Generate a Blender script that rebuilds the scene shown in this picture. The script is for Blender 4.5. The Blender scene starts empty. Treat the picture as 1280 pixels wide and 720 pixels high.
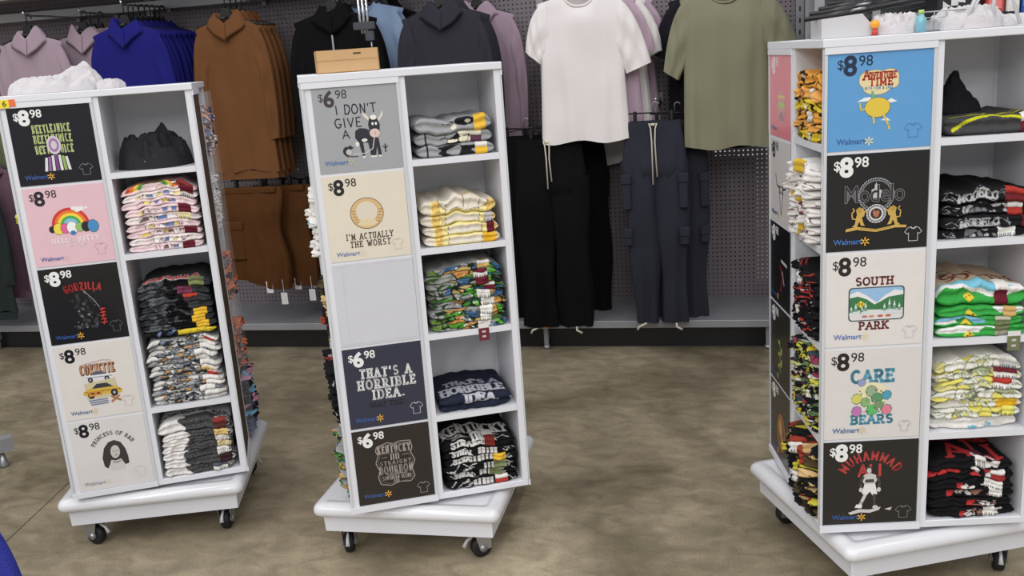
import bpy, math, random
import numpy as np
from mathutils import Vector, Matrix, noise
SC = bpy.context.scene
COL = SC.collection
PI = math.pi

# ------------------------------------------------------------------ helpers
def lin(c):
    out = []
    for v in c[:3]:
        v = v / 255.0
        out.append(v / 12.92 if v <= 0.04045 else ((v + 0.055) / 1.055) ** 2.4)
    return out

MATS = {}
def mat(name, rgb=(200, 200, 200), rough=0.6, metal=0.0, coat=0.0, spec=0.5, noise_amt=0.0, noise_scale=40, bump=0.0, bump_scale=200, emit=0):
    if name in MATS: return MATS[name]
    m = bpy.data.materials.new(name); m.use_nodes = True
    nt = m.node_tree; b = nt.nodes['Principled BSDF']
    col = lin(rgb) + [1]
    b.inputs['Base Color'].default_value = col
    b.inputs['Roughness'].default_value = rough
    b.inputs['Metallic'].default_value = metal
    b.inputs['Coat Weight'].default_value = coat
    b.inputs['Coat Roughness'].default_value = 0.06
    b.inputs['Specular IOR Level'].default_value = spec
    if emit:
        b.inputs['Emission Color'].default_value = col
        b.inputs['Emission Strength'].default_value = emit
    if noise_amt or bump:
        tc = nt.nodes.new('ShaderNodeTexCoord')
    if noise_amt:
        n = nt.nodes.new('ShaderNodeTexNoise'); n.inputs['Scale'].default_value = noise_scale
        n.inputs['Detail'].default_value = 5
        nt.links.new(tc.outputs['Object'], n.inputs['Vector'])
        mx = nt.nodes.new('ShaderNodeMix'); mx.data_type = 'RGBA'
        mx.inputs[6].default_value = [c * (1 - noise_amt) for c in col[:3]] + [1]
        mx.inputs[7].default_value = [min(1, c * (1 + noise_amt)) for c in col[:3]] + [1]
        nt.links.new(n.outputs['Fac'], mx.inputs[0]); nt.links.new(mx.outputs[2], b.inputs['Base Color'])
    if bump:
        n2 = nt.nodes.new('ShaderNodeTexNoise'); n2.inputs['Scale'].default_value = bump_scale
        n2.inputs['Detail'].default_value = 3
        nt.links.new(tc.outputs['Object'], n2.inputs['Vector'])
        bp = nt.nodes.new('ShaderNodeBump'); bp.inputs['Strength'].default_value = bump
        bp.inputs['Distance'].default_value = 0.004
        nt.links.new(n2.outputs['Fac'], bp.inputs['Height']); nt.links.new(bp.outputs['Normal'], b.inputs['Normal'])
    MATS[name] = m
    return m

def fabric(name, rgb, rough=0.92, bump=0.35, na=0.06, sc=300):
    return mat(name, rgb, rough=rough, noise_amt=na, noise_scale=sc, bump=bump, bump_scale=220, spec=0.15)

def ink(rgb):
    return mat('ink_%d_%d_%d' % tuple(rgb), rgb, rough=0.35, coat=0.35)

WHITE = mat('white_powder_coat', (224, 225, 232), rough=0.38, noise_amt=0.015, noise_scale=6)
INNER = mat('pale_grey_board', (226, 227, 233), rough=0.55, noise_amt=0.015, noise_scale=6)
PLASTIC = mat('white_moulded_plastic', (222, 222, 227), rough=0.22, coat=0.3, noise_amt=0.03, noise_scale=9)
BLACKRUB = mat('black_rubber', (22, 22, 24), rough=0.6)
DARKHUB = mat('dark_hub', (70, 72, 76), rough=0.4)
STEEL = mat('galvanised_steel', (170, 172, 176), rough=0.35, metal=0.8)
CHROME = mat('chrome', (215, 215, 220), rough=0.12, metal=1.0)
BLACKPL = mat('black_plastic', (24, 24, 27), rough=0.35)
GREYMET = mat('grey_painted_steel', (150, 150, 155), rough=0.42, metal=0.2)

def acrylic():
    m = bpy.data.materials.new('clear_acrylic'); m.use_nodes = True; nt = m.node_tree; L = nt.links
    b = nt.nodes['Principled BSDF']; b.inputs['Base Color'].default_value = (.8, .83, .85, 1); b.inputs['Roughness'].default_value = .08
    tr = nt.nodes.new('ShaderNodeBsdfTransparent'); mx = nt.nodes.new('ShaderNodeMixShader'); mx.inputs[0].default_value = .07
    L.new(tr.outputs[0], mx.inputs[1]); L.new(b.outputs[0], mx.inputs[2]); L.new(mx.outputs[0], nt.nodes['Material Output'].inputs['Surface'])
    return m
ACR = acrylic()
def link(o, parent=None):
    COL.objects.link(o)
    if parent is not None: o.parent = parent
    return o

class MB:
    """collects shapes; build() links them as one mesh object"""
    def __init__(s): s.v = []; s.f = []; s.mi = []; s.mats = []; s.sm = []
    def _m(s, m):
        if m not in s.mats: s.mats.append(m)
        return s.mats.index(m)
    def add(s, vs, fs, m, smooth=False):
        b = len(s.v); k = s._m(m)
        s.v.extend([tuple(p) for p in vs])
        for f in fs: s.f.append([b + i for i in f]); s.mi.append(k); s.sm.append(smooth)
    def box(s, x0, x1, y0, y1, z0, z1, m, rot=None):
        vs = [(x, y, z) for x in (x0, x1) for y in (y0, y1) for z in (z0, z1)]
        if rot is not None: vs = [tuple(rot @ Vector(p)) for p in vs]
        s.add(vs, [(0, 1, 3, 2), (4, 6, 7, 5), (0, 4, 5, 1), (2, 3, 7, 6), (0, 2, 6, 4), (1, 5, 7, 3)], m)
    def bbox(s, x0, x1, y0, y1, z0, z1, m, r=0.002):
        """box with chamfered vertical and horizontal edges"""
        def ring(ix, z):
            a, b, c, d = x0 + ix, x1 - ix, y0 + ix, y1 - ix
            return [(a + r, c, z), (b - r, c, z), (b, c + r, z), (b, d - r, z), (b - r, d, z), (a + r, d, z), (a, d - r, z), (a, c + r, z)]
        R = ring(r, z0) + ring(0, z0 + r) + ring(0, z1 - r) + ring(r, z1)
        F = [tuple(range(7, -1, -1)), tuple(range(24, 32))]
        for k in range(3):
            for i in range(8):
                j = (i + 1) % 8
                F.append((k * 8 + i, k * 8 + j, (k + 1) * 8 + j, (k + 1) * 8 + i))
        s.add(R, F, m)
    def tube(s, pts, r, m, n=10, cap=True, smooth=True):
        pts = [Vector(p) for p in pts]
        rs = r if isinstance(r, (list, tuple)) else [r] * len(pts)
        V = []; F = []
        up = Vector((0, 0, 1))
        prev = None
        for i, p in enumerate(pts):
            d = (pts[min(i + 1, len(pts) - 1)] - pts[max(i - 1, 0)]).normalized()
            if prev is None:
                a = d.cross(up)
                if a.length < 1e-3: a = d.cross(Vector((1, 0, 0)))
            else:
                a = prev - d * prev.dot(d)
            a.normalize(); prev = a; b = d.cross(a)
            for k in range(n):
                t = 2 * PI * k / n
                V.append(p + a * math.cos(t) * rs[i] + b * math.sin(t) * rs[i])
        for i in range(len(pts) - 1):
            for k in range(n):
                j = (k + 1) % n
                F.append((i * n + k, i * n + j, (i + 1) * n + j, (i + 1) * n + k))
        if cap:
            F.append(tuple(range(n - 1, -1, -1))); F.append(tuple((len(pts) - 1) * n + k for k in range(n)))
        s.add(V, F, m, smooth)
    def grid(s, G, m, smooth=True, closeu=False):
        G = np.asarray(G); a, b = G.shape[:2]
        F = []
        for i in range(a - 1):
            for j in range(b if closeu else b - 1):
                j2 = (j + 1) % b
                F.append((i * b + j, i * b + j2, (i + 1) * b + j2, (i + 1) * b + j))
        s.add(G.reshape(-1, 3).tolist(), F, m, smooth)
    def build(s, name, parent=None):
        me = bpy.data.meshes.new(name); me.from_pydata(s.v, [], s.f)
        for m in s.mats: me.materials.append(m)
        me.polygons.foreach_set('material_index', s.mi)
        me.polygons.foreach_set('use_smooth', s.sm)
        me.validate(); me.update()
        return link(bpy.data.objects.new(name, me), parent)

def tag(o, label=None, cat=None, group=None, kind=None):
    if label: o['label'] = label
    if cat: o['category'] = cat
    if group: o['group'] = group
    if kind: o['kind'] = kind
    return o
def empty(name, loc, rz=0):
    o = bpy.data.objects.new(name, None); COL.objects.link(o)
    o.location = loc; o.rotation_euler = (0, 0, rz); o.empty_display_size = 0.1
    return o
def copy_tree(o, parent=None):
    c = o.copy(); COL.objects.link(c); c.parent = parent
    for k in o.keys():
        if k in ('label', 'category', 'group', 'kind'): c[k] = o[k]
    for ch in list(o.children): copy_tree(ch, c)
    return c

# ------------------------------------------------------------------ lettering
# stroke letters on a 1-high cell; each: (advance, [polylines]); 's' ends carry slabs
def arc(cx, cy, rx, ry, a0, a1, n=10):
    return [(cx + rx * math.cos(math.radians(a0 + (a1 - a0) * i / n)), cy + ry * math.sin(math.radians(a0 + (a1 - a0) * i / n))) for i in range(n + 1)]
GL = {
 'A': (.8, [[(0, 0), (.4, 1), (.8, 0)], [(.16, .36), (.64, .36)]]),
 'B': (.7, [[(.1, 0), (.1, 1)], [(.1, 1)] + arc(.38, .76, .26, .24, 90, -90) + [(.1, .52)], arc(.38, .26, .3, .26, 90, -90) + [(.1, 0)]]),
 'C': (.75, [arc(.4, .5, .38, .5, 50, 310, 16)]),
 'D': (.78, [[(.1, 0), (.1, 1)], [(.1, 1)] + arc(.34, .5, .42, .5, 90, -90, 14) + [(.1, 0)]]),
 'E': (.66, [[(.1, 0), (.1, 1)], [(.1, 1), (.62, 1)], [(.1, .52), (.5, .52)], [(.1, 0), (.64, 0)]]),
 'F': (.62, [[(.1, 0), (.1, 1)], [(.1, 1), (.62, 1)], [(.1, .52), (.5, .52)]]),
 'G': (.8, [arc(.4, .5, .38, .5, 50, 340, 16) + [(.76, .42), (.46, .42)]]),
 'H': (.8, [[(.1, 0), (.1, 1)], [(.7, 0), (.7, 1)], [(.1, .52), (.7, .52)]]),
 'I': (.3, [[(.15, 0), (.15, 1)]]),
 'J': (.55, [[(.42, 1), (.42, .25)] + arc(.22, .25, .2, .25, 0, -170, 8)]),
 'K': (.78, [[(.1, 0), (.1, 1)], [(.7, 1), (.12, .42)], [(.3, .58), (.74, 0)]]),
 'L': (.64, [[(.1, 1), (.1, 0)], [(.1, 0), (.62, 0)]]),
 'M': (.95, [[(.1, 0), (.1, 1), (.47, .2), (.84, 1), (.84, 0)]]),
 'N': (.82, [[(.1, 0), (.1, 1), (.72, 0), (.72, 1)]]),
 'O': (.84, [arc(.42, .5, .4, .5, 0, 360, 22)]),
 'P': (.68, [[(.1, 0), (.1, 1)], [(.1, 1)] + arc(.36, .74, .28, .26, 90, -90) + [(.1, .48)]]),
 'R': (.76, [[(.1, 0), (.1, 1)], [(.1, 1)] + arc(.36, .74, .27, .26, 90, -90) + [(.1, .48)], [(.36, .48), (.7, 0)]]),
 'S': (.68, [arc(.34, .75, .27, .25, 40, 270, 10) + arc(.34, .25, .29, .25, 90, -140, 10)]),
 'T': (.72, [[(.36, 0), (.36, 1)], [(0, 1), (.72, 1)]]),
 'U': (.8, [[(.1, 1), (.1, .3)] + arc(.4, .3, .3, .3, 180, 360, 10) + [(.7, 1)]]),
 'V': (.78, [[(0, 1), (.39, 0), (.78, 1)]]),
 'W': (1.05, [[(0, 1), (.27, 0), (.52, .85), (.78, 0), (1.05, 1)]]),
 'Y': (.76, [[(0, 1), (.38, .48), (.76, 1)], [(.38, .48), (.38, 0)]]),
 'Z': (.7, [[(.04, 1), (.66, 1), (.04, 0), (.68, 0)]]),
 'X': (.74, [[(.02, 0), (.72, 1)], [(.02, 1), (.72, 0)]]),
 "'": (.22, [[(.12, 1.02), (.08, .74)]]),
 '.': (.26, [[(.13, .02), (.13, .06)]]),
 '&': (.85, [[(.8, 0), (.2, .72)] + arc(.38, .8, .18, .19, 190, -20, 8) + [(.1, .35)] + arc(.34, .24, .26, .24, 150, 340, 8) + [(.78, .5)]]),
 ' ': (.42, []),
}
def stroke_text(s, size, w=1.0, gap=.16, slab=0.0, t=.14):
    """-> list of (polyline points), total width; slabs come back as extra short polylines"""
    out = []; x = 0
    for ch in s:
        adv, pl = GL.get(ch, GL[' '])
        for k, p in enumerate(pl):
            q = [((x + a * w) * size, b * size) for a, b in p]
            out.append(q)
            if slab and ch not in ".'&OGCS":
                for e, o2 in ((0, 1), (-1, -2)):
                    a, b = p[e]; c, d = p[o2]
                    if abs(b - d) > abs(a - c) and (b < .01 or b > .99):
                        out.append([((x + a * w - slab) * size, b * size), ((x + a * w + slab) * size, b * size)])
                    elif abs(a - c) >= abs(b - d) and ch in 'EFLTZ' and a > .3 and (b < .02 or b > .98):
                        dy = .18 if b < .02 else -.18
                        out.append([((x + a * w) * size, b * size), ((x + a * w) * size, (b + dy) * size)])
        x += adv * w + gap
    return out, (x - gap) * size

_tc = {}
def font_mesh(s, bold=0.0):
    k = (s, bold)
    if k in _tc: return _tc[k]
    cu = bpy.data.curves.new('lettering', 'FONT'); cu.body = s; cu.size = 1; cu.offset = bold; cu.resolution_u = 4
    ob = bpy.data.objects.new('lettering', cu); COL.objects.link(ob)
    dg = bpy.context.evaluated_depsgraph_get(); dg.update()
    me = ob.evaluated_get(dg).to_mesh()
    V = [(v.co.x, v.co.y) for v in me.vertices]; F = [list(p.vertices) for p in me.polygons]
    ob.evaluated_get(dg).to_mesh_clear(); bpy.data.objects.remove(ob); bpy.data.curves.remove(cu)
    _tc[k] = (V, F)
    return _tc[k]

class Sign:
    """flat printed card; local x right, z up, front towards -y; (u,v): 0..1 from the top left corner"""
    def __init__(s, w, h, card):
        s.w = w; s.h = h; s.mb = MB(); s.layer = 0
        s.mb.box(0, w, 0, .0015, 0, h, mat('card_%d_%d_%d' % tuple(card), card, rough=.32, coat=.15, spec=.35, noise_amt=.05, noise_scale=20))
    def P(s, u, v): return (u * s.w, -.0002 - s.layer * .00003, (1 - v) * s.h)
    def poly(s, pts, col):
        s.layer += 1
        s.mb.add([s.P(u, v) for u, v in pts], [tuple(range(len(pts)))], ink(col))
    def ell(s, cu, cv, ru, rv, col, n=20, rot=0):
        c, q = math.cos(rot), math.sin(rot)
        s.poly([(cu + ru * math.cos(t) * c - rv * math.sin(t) * q, cv + ru * math.cos(t) * q + rv * math.sin(t) * c) for t in [2 * PI * k / n for k in range(n)]], col)
    def line(s, pts, t, col, new=True):
        if new: s.layer += 1
        m = ink(col)
        asp = s.w / s.h
        for (a, b), (c, d) in zip(pts[:-1], pts[1:]):
            dx, dy = (c - a), (d - b) / asp
            L = math.hypot(dx, dy) or 1e-6
            nx, ny = -dy / L * t / 2, dx / L * t / 2 * asp
            ex, ey = dx / L * t * .3, dy / L * t * .3 * asp
            s.mb.add([s.P(a - ex + nx, b - ey + ny), s.P(c + ex + nx, d + ey + ny), s.P(c + ex - nx, d + ey - ny), s.P(a - ex - nx, b - ey - ny)], [(0, 1, 2, 3)], m)
    def stext(s, txt, u, v, size, col, t=.14, w=1, slab=0, gap=.16, center=True, arcr=0, jit=0, seed=0, fit=0):
        """stroke lettering; size is cap height in card widths, (u,v) baseline centre"""
        if fit: w = (fit / size - gap * (len(txt) - 1)) / sum(GL.get(c, GL[' '])[0] for c in txt)
        pl, W = stroke_text(txt, size, w, gap, slab, t)
        s.layer += 1
        x0 = u - (W / 2 if center else 0); asp = s.w / s.h
        rnd = random.Random(seed)
        for p in pl:
            if arcr:
                q = []
                for a, b in p:
                    th = (a - W / 2) / arcr
                    r = arcr + b
                    q.append((u + r * math.sin(th), v - (r * math.cos(th) - arcr) * asp))
            else:
                q = [(x0 + a + rnd.uniform(-jit, jit), v - (b + rnd.uniform(-jit, jit)) * asp) for a, b in p]
            s.line(q, t * size, col, new=False)
    def ftext(s, txt, u, v, size, col, bold=0.0, sx=1.0):
        V, F = font_mesh(txt, bold); s.layer += 1
        asp = s.w / s.h
        s.mb.add([s.P(u + x * size * sx, v - y * size * asp) for x, y in V], F, ink(col))
    def price(s, big, col, u=.065, v=.222):
        heavy = .016 if sum(col) > 300 else .004
        s.ftext('$', u, v - .065, .128, col, heavy)
        s.ftext(big, u + .062, v, .262, col, heavy + .026)
        s.ftext('98', u + .205, v - .088, .142, col, heavy)
    def walmart(s, col=(52, 92, 160), spark=(240, 180, 60), u=.075, v=.925, bold=.014):
        s.ftext('Walmart', u, v, .078, col, bold)
        s.layer += 1
        for k in range(6):
            a = k * PI / 3 + PI / 2
            r1, r2 = .014, .042
            s.line([(u + .315 + r1 * math.cos(a), v - .022 + r1 * math.sin(a)), (u + .315 + r2 * math.cos(a), v - .022 + r2 * math.sin(a))], .012, spark, new=False)
    def tee(s, col, u=.86, v=.87, k=1.0):
        pts = [(-.025, -.07), (-.055, -.06), (-.085, -.02), (-.055, .005), (-.045, -.01), (-.045, .075), (.045, .075), (.045, -.01), (.055, .005), (.085, -.02), (.055, -.06), (.025, -.07)]
        pts = [(u + a * k, v + b * k) for a, b in pts]
        s.line(pts, .006, col); s.line([pts[0], (u - .012, v - .055 * k), (u + .012, v - .055 * k), pts[-1]], .012, col)
    def build(s, name='price_sign'):
        return s.mb.build(name)

# ------------------------------------------------------------------ tower placement
W = .5954; HW = W / 2; ZB = .2222; ZT = 1.6222
TOW = {'L': (-2.108, 3.034, .4560, .3148), 'C': (-1.039, 3.003, .4306, .0006), 'R': (.513, 2.954, .1784, .4087)}
ROWZ = [1.340, 1.0625, .785, .5075]          # shelf centres
ROWF = [1.349, 1.0715, .794, .5165, .2445]   # top of what each row stands on
def face_mat(t, k):
    x, y, a, _ = TOW[t]
    return Matrix.Translation((x, y, 0)) @ Matrix.Rotation(a + k * PI / 2, 4, 'Z')
def place(o, t, k, x, y, z, rz=0):
    M = face_mat(t, k)
    o.location = M @ Vector((x, y, z)); o.rotation_euler = (0, 0, TOW[t][2] + k * PI / 2 + rz)
    return o

# ------------------------------------------------------------------ display towers
def rring(h, r, n=5):
    pts = []
    for cx, cy, a0 in ((h - r, -h + r, -90), (h - r, h - r, 0), (-h + r, h - r, 90), (-h + r, -h + r, 180)):
        for i in range(n + 1):
            a = math.radians(a0 + 90 * i / n); pts.append((cx + r * math.cos(a), cy + r * math.sin(a)))
    return pts
def make_caster(root, x, y, rz, i):
    mb = MB()
    R = Matrix.Translation((x, y, 0)) @ Matrix.Rotation(rz, 4, 'Z')
    def T(p): return tuple(R @ Vector(p))
    # fork
    for sx in (-1, 1):
        vs = [(sx * .021, -.012, .030), (sx * .021, .03, .033), (sx * .021, .028, .094), (sx * .021, -.028, .094)]
        vs2 = [(sx * .0235, b, c) for _, b, c in vs]
        mb.add([T(v) for v in vs + vs2], [(0, 1, 2, 3), (7, 6, 5, 4), (0, 4, 5, 1), (1, 5, 6, 2), (2, 6, 7, 3), (3, 7, 4, 0)], STEEL)
    mb.add([T(v) for v in [(-.024, -.028, .094), (.024, -.028, .094), (.024, .028, .094), (-.024, .028, .094), (-.024, -.028, .1), (.024, -.028, .1), (.024, .028, .1), (-.024, .028, .1)]],
           [(0, 3, 2, 1), (4, 5, 6, 7), (0, 1, 5, 4), (1, 2, 6, 5), (2, 3, 7, 6), (3, 0, 4, 7)], STEEL)
    c = mb.build('caster', root)
    w = MB(); n = 24
    prof = [(-.016, .012), (-.016, .030), (-.012, .0365), (.012, .0365), (.016, .030), (.016, .012)]
    G = [[T((px, -.0 + pr * math.cos(2 * PI * k / n), .0375 + pr * math.sin(2 * PI * k / n))) for k in range(n)] for px, pr in prof]
    w.grid(G, BLACKRUB, closeu=True); w.build('wheel', c)
    h = MB(); h.tube([T((-.026, 0, .0375)), T((.026, 0, .0375))], .013, STEEL, 14); h.build('hub', c)
    l = MB()
    l.tube([T((.0, -.02, .085)), T((0, -.05, .07)), T((0, -.062, .05))], [.005, .005, .008], mat('brake_grey', (185, 185, 190), rough=.35), 8)
    l.build('brake_lever', c)
    return c

def make_tower(t, label, skip=()):
    x, y, yb, ys = TOW[t]
    root = empty('shirt_display_tower', (x, y, 0), yb)
    tag(root, label, 'display tower')
    # cabinet : two crossing dividers, four sign panels, floor panel
    mb = MB()
    z0, z1 = ZB, 1.600
    mb.box(-.009, .006, -HW + .001, HW - .001, z0 + .02, z1, INNER); 
    mb.box(-HW + .001, HW - .001, -.009, .006, z0 + .02, z1, INNER)
    body = mb.build('cabinet_divider', root)
    tag(body)
    b = MB(); b.bbox(-HW, HW, -HW, HW, z0, z0 + .0215, WHITE, .002); b.build('cabinet_floor', root)
    for k in range(4):
        R = Matrix.Rotation(k * PI / 2, 4, 'Z')
        p = MB()
        p.box(-HW, -.012, -HW, -HW + .020, z0 + .0215, z1, WHITE, rot=R)
        p.box(-.012, .0065, -HW - .0005, -HW + .030, z0 + .0215, z1, WHITE, rot=R)   # divider edge trim
        p.build('sign_panel', root)
        h = MB()
        h.box(-HW - .001, -.012, -HW - .007, -HW - .0005, 1.583, 1.600, WHITE, rot=R)
        h.box(-HW - .001, -HW + .007, -HW - .005, -HW - .0005, z0 + .02, 1.583, mat('clear_holder_edge', (205, 208, 214), rough=.15, coat=.5), rot=R)
        h.box(-.021, -.012, -HW - .005, -HW - .0005, z0 + .02, 1.583, MATS['clear_holder_edge'], rot=R)
        h.box(-HW - .001, -.012, -HW - .007, -HW - .0005, z0 + .001, z0 + .021, WHITE, rot=R)
        h.build('sign_holder', root)
        for i, z in enumerate(ROWZ):
            if (k, i) in skip: continue
            s = MB(); s.box(.0066, HW - .0205, -HW - .001, -.0095, z - .008, z + .009, WHITE, rot=R)
            s.box(.0066, HW - .0205, -HW - .0012, -HW + .002, z - .010, z + .0095, WHITE, rot=R)
            s.build('shelf', root)
    c = MB(); c.bbox(-HW - .006, HW + .006, -HW - .008, HW + .008, 1.600, ZT, WHITE, .002); c.build('top_cap', root)
    cl = MB()
    R = Matrix.Rotation(PI / 2, 4, 'Z')
    if t == 'L':
        cl.box(-.010, -.007, -HW - .034, -HW - .001, .26, 1.585, ACR, rot=R)
        cl.box(.24, .243, -HW - .030, -HW - .001, .26, 1.585, ACR, rot=R)
        cl.build('acrylic_strip', root)
    # rolling base, turned its own way
    rel = ys - yb
    B2 = .6548 / 2
    RM = Matrix.Rotation(rel, 4, 'Z')
    def deckring(h, r, z): return [tuple(RM @ Vector((a, b, z))) for a, b in rring(h, r)]
    d = MB()
    rings = [deckring(B2 - .03, .02, .165), deckring(B2 - .012, .022, .165), deckring(B2 - .003, .028, .172), deckring(B2, .03, .184),
             deckring(B2 - .003, .03, .197), deckring(B2 - .012, .026, .2065), deckring(B2 - .028, .02, .2105), deckring(B2 - .045, .015, .2095), deckring(B2 - .049, .013, .206), deckring(B2 - .06, .012, .2055)]
    d.grid(rings, PLASTIC, closeu=True)
    n = len(rings[0])
    d.add(rings[-1], [tuple(range(n))], PLASTIC, False); d.add(rings[0], [tuple(range(n - 1, -1, -1))], PLASTIC, False)
    deck = d.build('rolling_base', root)
    sk = MB()
    r1 = [deckring(B2 - .032, .004, .102), deckring(B2 - .030, .004, .165)]
    sk.grid(r1, WHITE, smooth=False, closeu=True); sk.add(r1[0], [tuple(range(n - 1, -1, -1))], WHITE)
    sk.build('base_skirt', root)
    sp = MB(); sp.tube([(0, 0, .2056), (0, 0, .2221)], .16, STEEL, 32, smooth=False); sp.build('swivel_plate', root)
    for i, (cx, cy, rz) in enumerate([(-.235, -.245, .3), (.235, -.235, -.9), (.235, .235, .5), (-.225, .235, 1.2)]):
        p = RM @ Vector((cx, cy, 0))
        make_caster(root, p.x, p.y, rel + rz + {'L': .8, 'C': 0, 'R': .35}[t], i)
    return root

make_tower('L', 'white rolling shirt tower with the green-lettered black sign at its top', skip=((0, 2),))
make_tower('C', 'white rolling shirt tower with the grey donkey sign and a blank sign holder')
make_tower('R', 'white rolling shirt tower with the blue sign at its top, clutter stacked on it')

# ------------------------------------------------------------------ price signs
SIGNX0 = {'L': -.272, 'C': -.270, 'R': -.2895}
SZ = [(1.332, 1.583), (1.061, 1.323), (.789, 1.052), (.513, .780), (.246, .504)]
def put_sign(sg, t, k, row, label, x0=None):
    o = sg.build(); z0, z1 = SZ[row]
    place(o, t, k, (SIGNX0[t] if k == 0 else -.289) if x0 is None else x0, -HW - .0022, z0)
    tag(o, label, 'sign', 'price signs on the display towers')
    return o
def newsign(t, row, card, k=0):
    x0 = SIGNX0[t] if k == 0 else -.289
    return Sign(-.022 - x0, SZ[row][1] - SZ[row][0], card)

WH = (236, 236, 236); BK = (24, 22, 28); GRN = (170, 190, 110)
# L1 : three rows of pale green lettering, plain striped motif
s = newsign('L', 0, (22, 22, 32)); s.price('8', WH)
for k, v in enumerate((.335, .465, .60)):
    s.stext('BEETLEJUICE', .49, v, .098, (196, 208, 140), t=.14, slab=.05, gap=.2, jit=.004, seed=k, fit=.45)
for k, c in enumerate([(225, 222, 225), (150, 96, 160), (225, 222, 225), (120, 70, 130), (225, 222, 225), (140, 180, 90), (225, 222, 225)]):
    s.poly([(.33 + k * .048, .83), (.36 + k * .040, .655 - .012 * (3 - abs(3 - k))), (.39 + k * .040, .655 - .012 * (3 - abs(3 - k))), (.365 + k * .048, .83)], c)
s.ell(.49, .50, .085, .12, (206, 200, 208)); s.ell(.49, .50, .062, .09, (160, 118, 168)); s.ell(.49, .50, .036, .055, (206, 200, 208))
s.walmart(v=.92); s.tee((120, 120, 125), .83, .84)
put_sign(s, 'L', 0, 0, 'black price sign with three rows of pale green lettering')
# L2 : pink, rainbow
s = newsign('L', 1, (226, 190, 200)); s.price('8', BK)
for k, c in enumerate([(206, 52, 48), (236, 120, 50), (244, 214, 70), (80, 170, 80), (120, 196, 226)]):
    r0, r1 = .235 - k * .036, .235 - (k + 1) * .036
    a = [(.52 + r0 * math.cos(th), .50 - r0 * .95 * math.sin(th)) for th in np.linspace(0, PI, 19)]
    b = [(.52 + r1 * math.cos(th), .50 - r1 * .95 * math.sin(th)) for th in np.linspace(0, PI, 19)]
    s.layer += 1
    for i in range(18): s.mb.add([s.P(*a[i]), s.P(*a[i + 1]), s.P(*b[i + 1]), s.P(*b[i])], [(0, 1, 2, 3)], ink(c))
s.poly([(.465, .50), (.48, .46), (.52, .445), (.56, .46), (.575, .50)], (226, 190, 200))
for u, v, r in ((.58, .29, .03), (.63, .305, .045), (.68, .30, .035), (.74, .295, .02)): s.ell(u, v, r, r * .8, (240, 236, 238))
for u, c, r in ((.28, (30, 28, 32), .03), (.36, (238, 218, 80), .05), (.44, (226, 100, 150), .045), (.53, (244, 244, 244), .055), (.62, (150, 190, 110), .04), (.70, (30, 30, 36), .045), (.79, (70, 140, 200), .055)):
    s.ell(u, .535, r * 1.28, r * 1.5, (70, 50, 50)); s.ell(u, .535, r * 1.2, r * 1.42, c)
s.ell(.53, .60, .035, .03, (60, 120, 190))
s.stext('HELLO KITTY', .545, .715, .062, (246, 236, 238), t=.2, gap=.3, fit=.58); s.stext('AND FRIENDS', .545, .765, .024, (244, 232, 236), t=.2, gap=.3)
s.walmart(col=(84, 100, 160), spark=(226, 196, 196), v=.93); s.tee((214, 184, 192), .84, .83)
put_sign(s, 'L', 0, 1, 'pink price sign with a rainbow and white lettering')
# L3 : black, red arched title, smoke
s = newsign('L', 2, (26, 25, 27)); s.price('8', WH)
rn = random.Random(4)
for k in range(80):
    a = rn.random(); u = .38 + .30 * a + rn.uniform(-.05, .05); v = .33 + rn.random() * .48
    g = rn.choice([36, 42, 50, 60, 74, 96, 120]); r = rn.uniform(.005, .026)
    s.ell(u, v, r * 1.2, r, (g, g, g + 2), 7, rn.random())
s.line([(.52, .32), (.62, .44), (.69, .56)], .010, (140, 140, 142))
s.stext('GODZILLA', .52, .305, .092, (182, 50, 46), t=.21, gap=.24, arcr=.75, fit=.44)
for k in range(5):
    s.line([(.69, .59 + k * .045), (.75, .585 + k * .045)], .016, (196, 62, 50)); s.line([(.72, .575 + k * .045), (.71 + .02 * (k % 2), .61 + k * .045)], .014, (196, 62, 50))
s.ell(.70, .85, .09, .018, (10, 10, 10))
s.walmart(v=.93); s.tee((96, 96, 98), .86, .83)
put_sign(s, 'L', 0, 2, 'black price sign with red arched title above grey smoke')
# L4 : cream, two sports cars
s = newsign('L', 3, (222, 217, 212)); s.price('8', BK)
s.line([(.34, .27), (.60, .235), (.70, .25)], .018, (196, 170, 176)); s.stext('CORVETTE', .515, .405, .125, (120, 70, 52), t=.25, gap=.2, slab=.05, fit=.43); s.stext('CORVETTE', .512, .401, .125, (214, 170, 132), t=.12, gap=.2, fit=.43)
def car(u, v, k, body, dark):
    s.poly([(u - .24 * k, v), (u - .25 * k, v - .05 * k), (u - .16 * k, v - .09 * k), (u + .0 * k, v - .11 * k), (u + .2 * k, v - .08 * k), (u + .26 * k, v - .03 * k), (u + .25 * k, v + .01 * k)], body)
    s.poly([(u - .13 * k, v - .085 * k), (u - .06 * k, v - .145 * k), (u + .07 * k, v - .145 * k), (u + .15 * k, v - .085 * k)], dark)
    for du in (-.15, .15): s.ell(u + du * k, v, .045 * k, .05 * k, (30, 28, 28)); s.ell(u + du * k, v, .02 * k, .022 * k, (170, 170, 170))
    s.line([(u - .22 * k, v - .045 * k), (u + .24 * k, v - .04 * k)], .008, dark)
car(.51, .485, .72, (226, 226, 230), (90, 96, 110))
s.poly([(.31, .53), (.72, .49), (.75, .73), (.32, .75)], (206, 196, 160))
car(.53, .69, 1.0, (214, 176, 66), (60, 60, 66)); s.poly([(.34, .64), (.52, .64), (.52, .70), (.35, .71)], (206, 140, 60)); s.line([(.38, .67), (.42, .67)], .02, (60, 50, 40)); s.line([(.46, .67), (.49, .67)], .02, (60, 50, 40))
for k in range(3): s.line([(.34 + .01 * k, .765 + k * .028), (.58, .76 + k * .028)], .018, (120, 134, 160))
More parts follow.
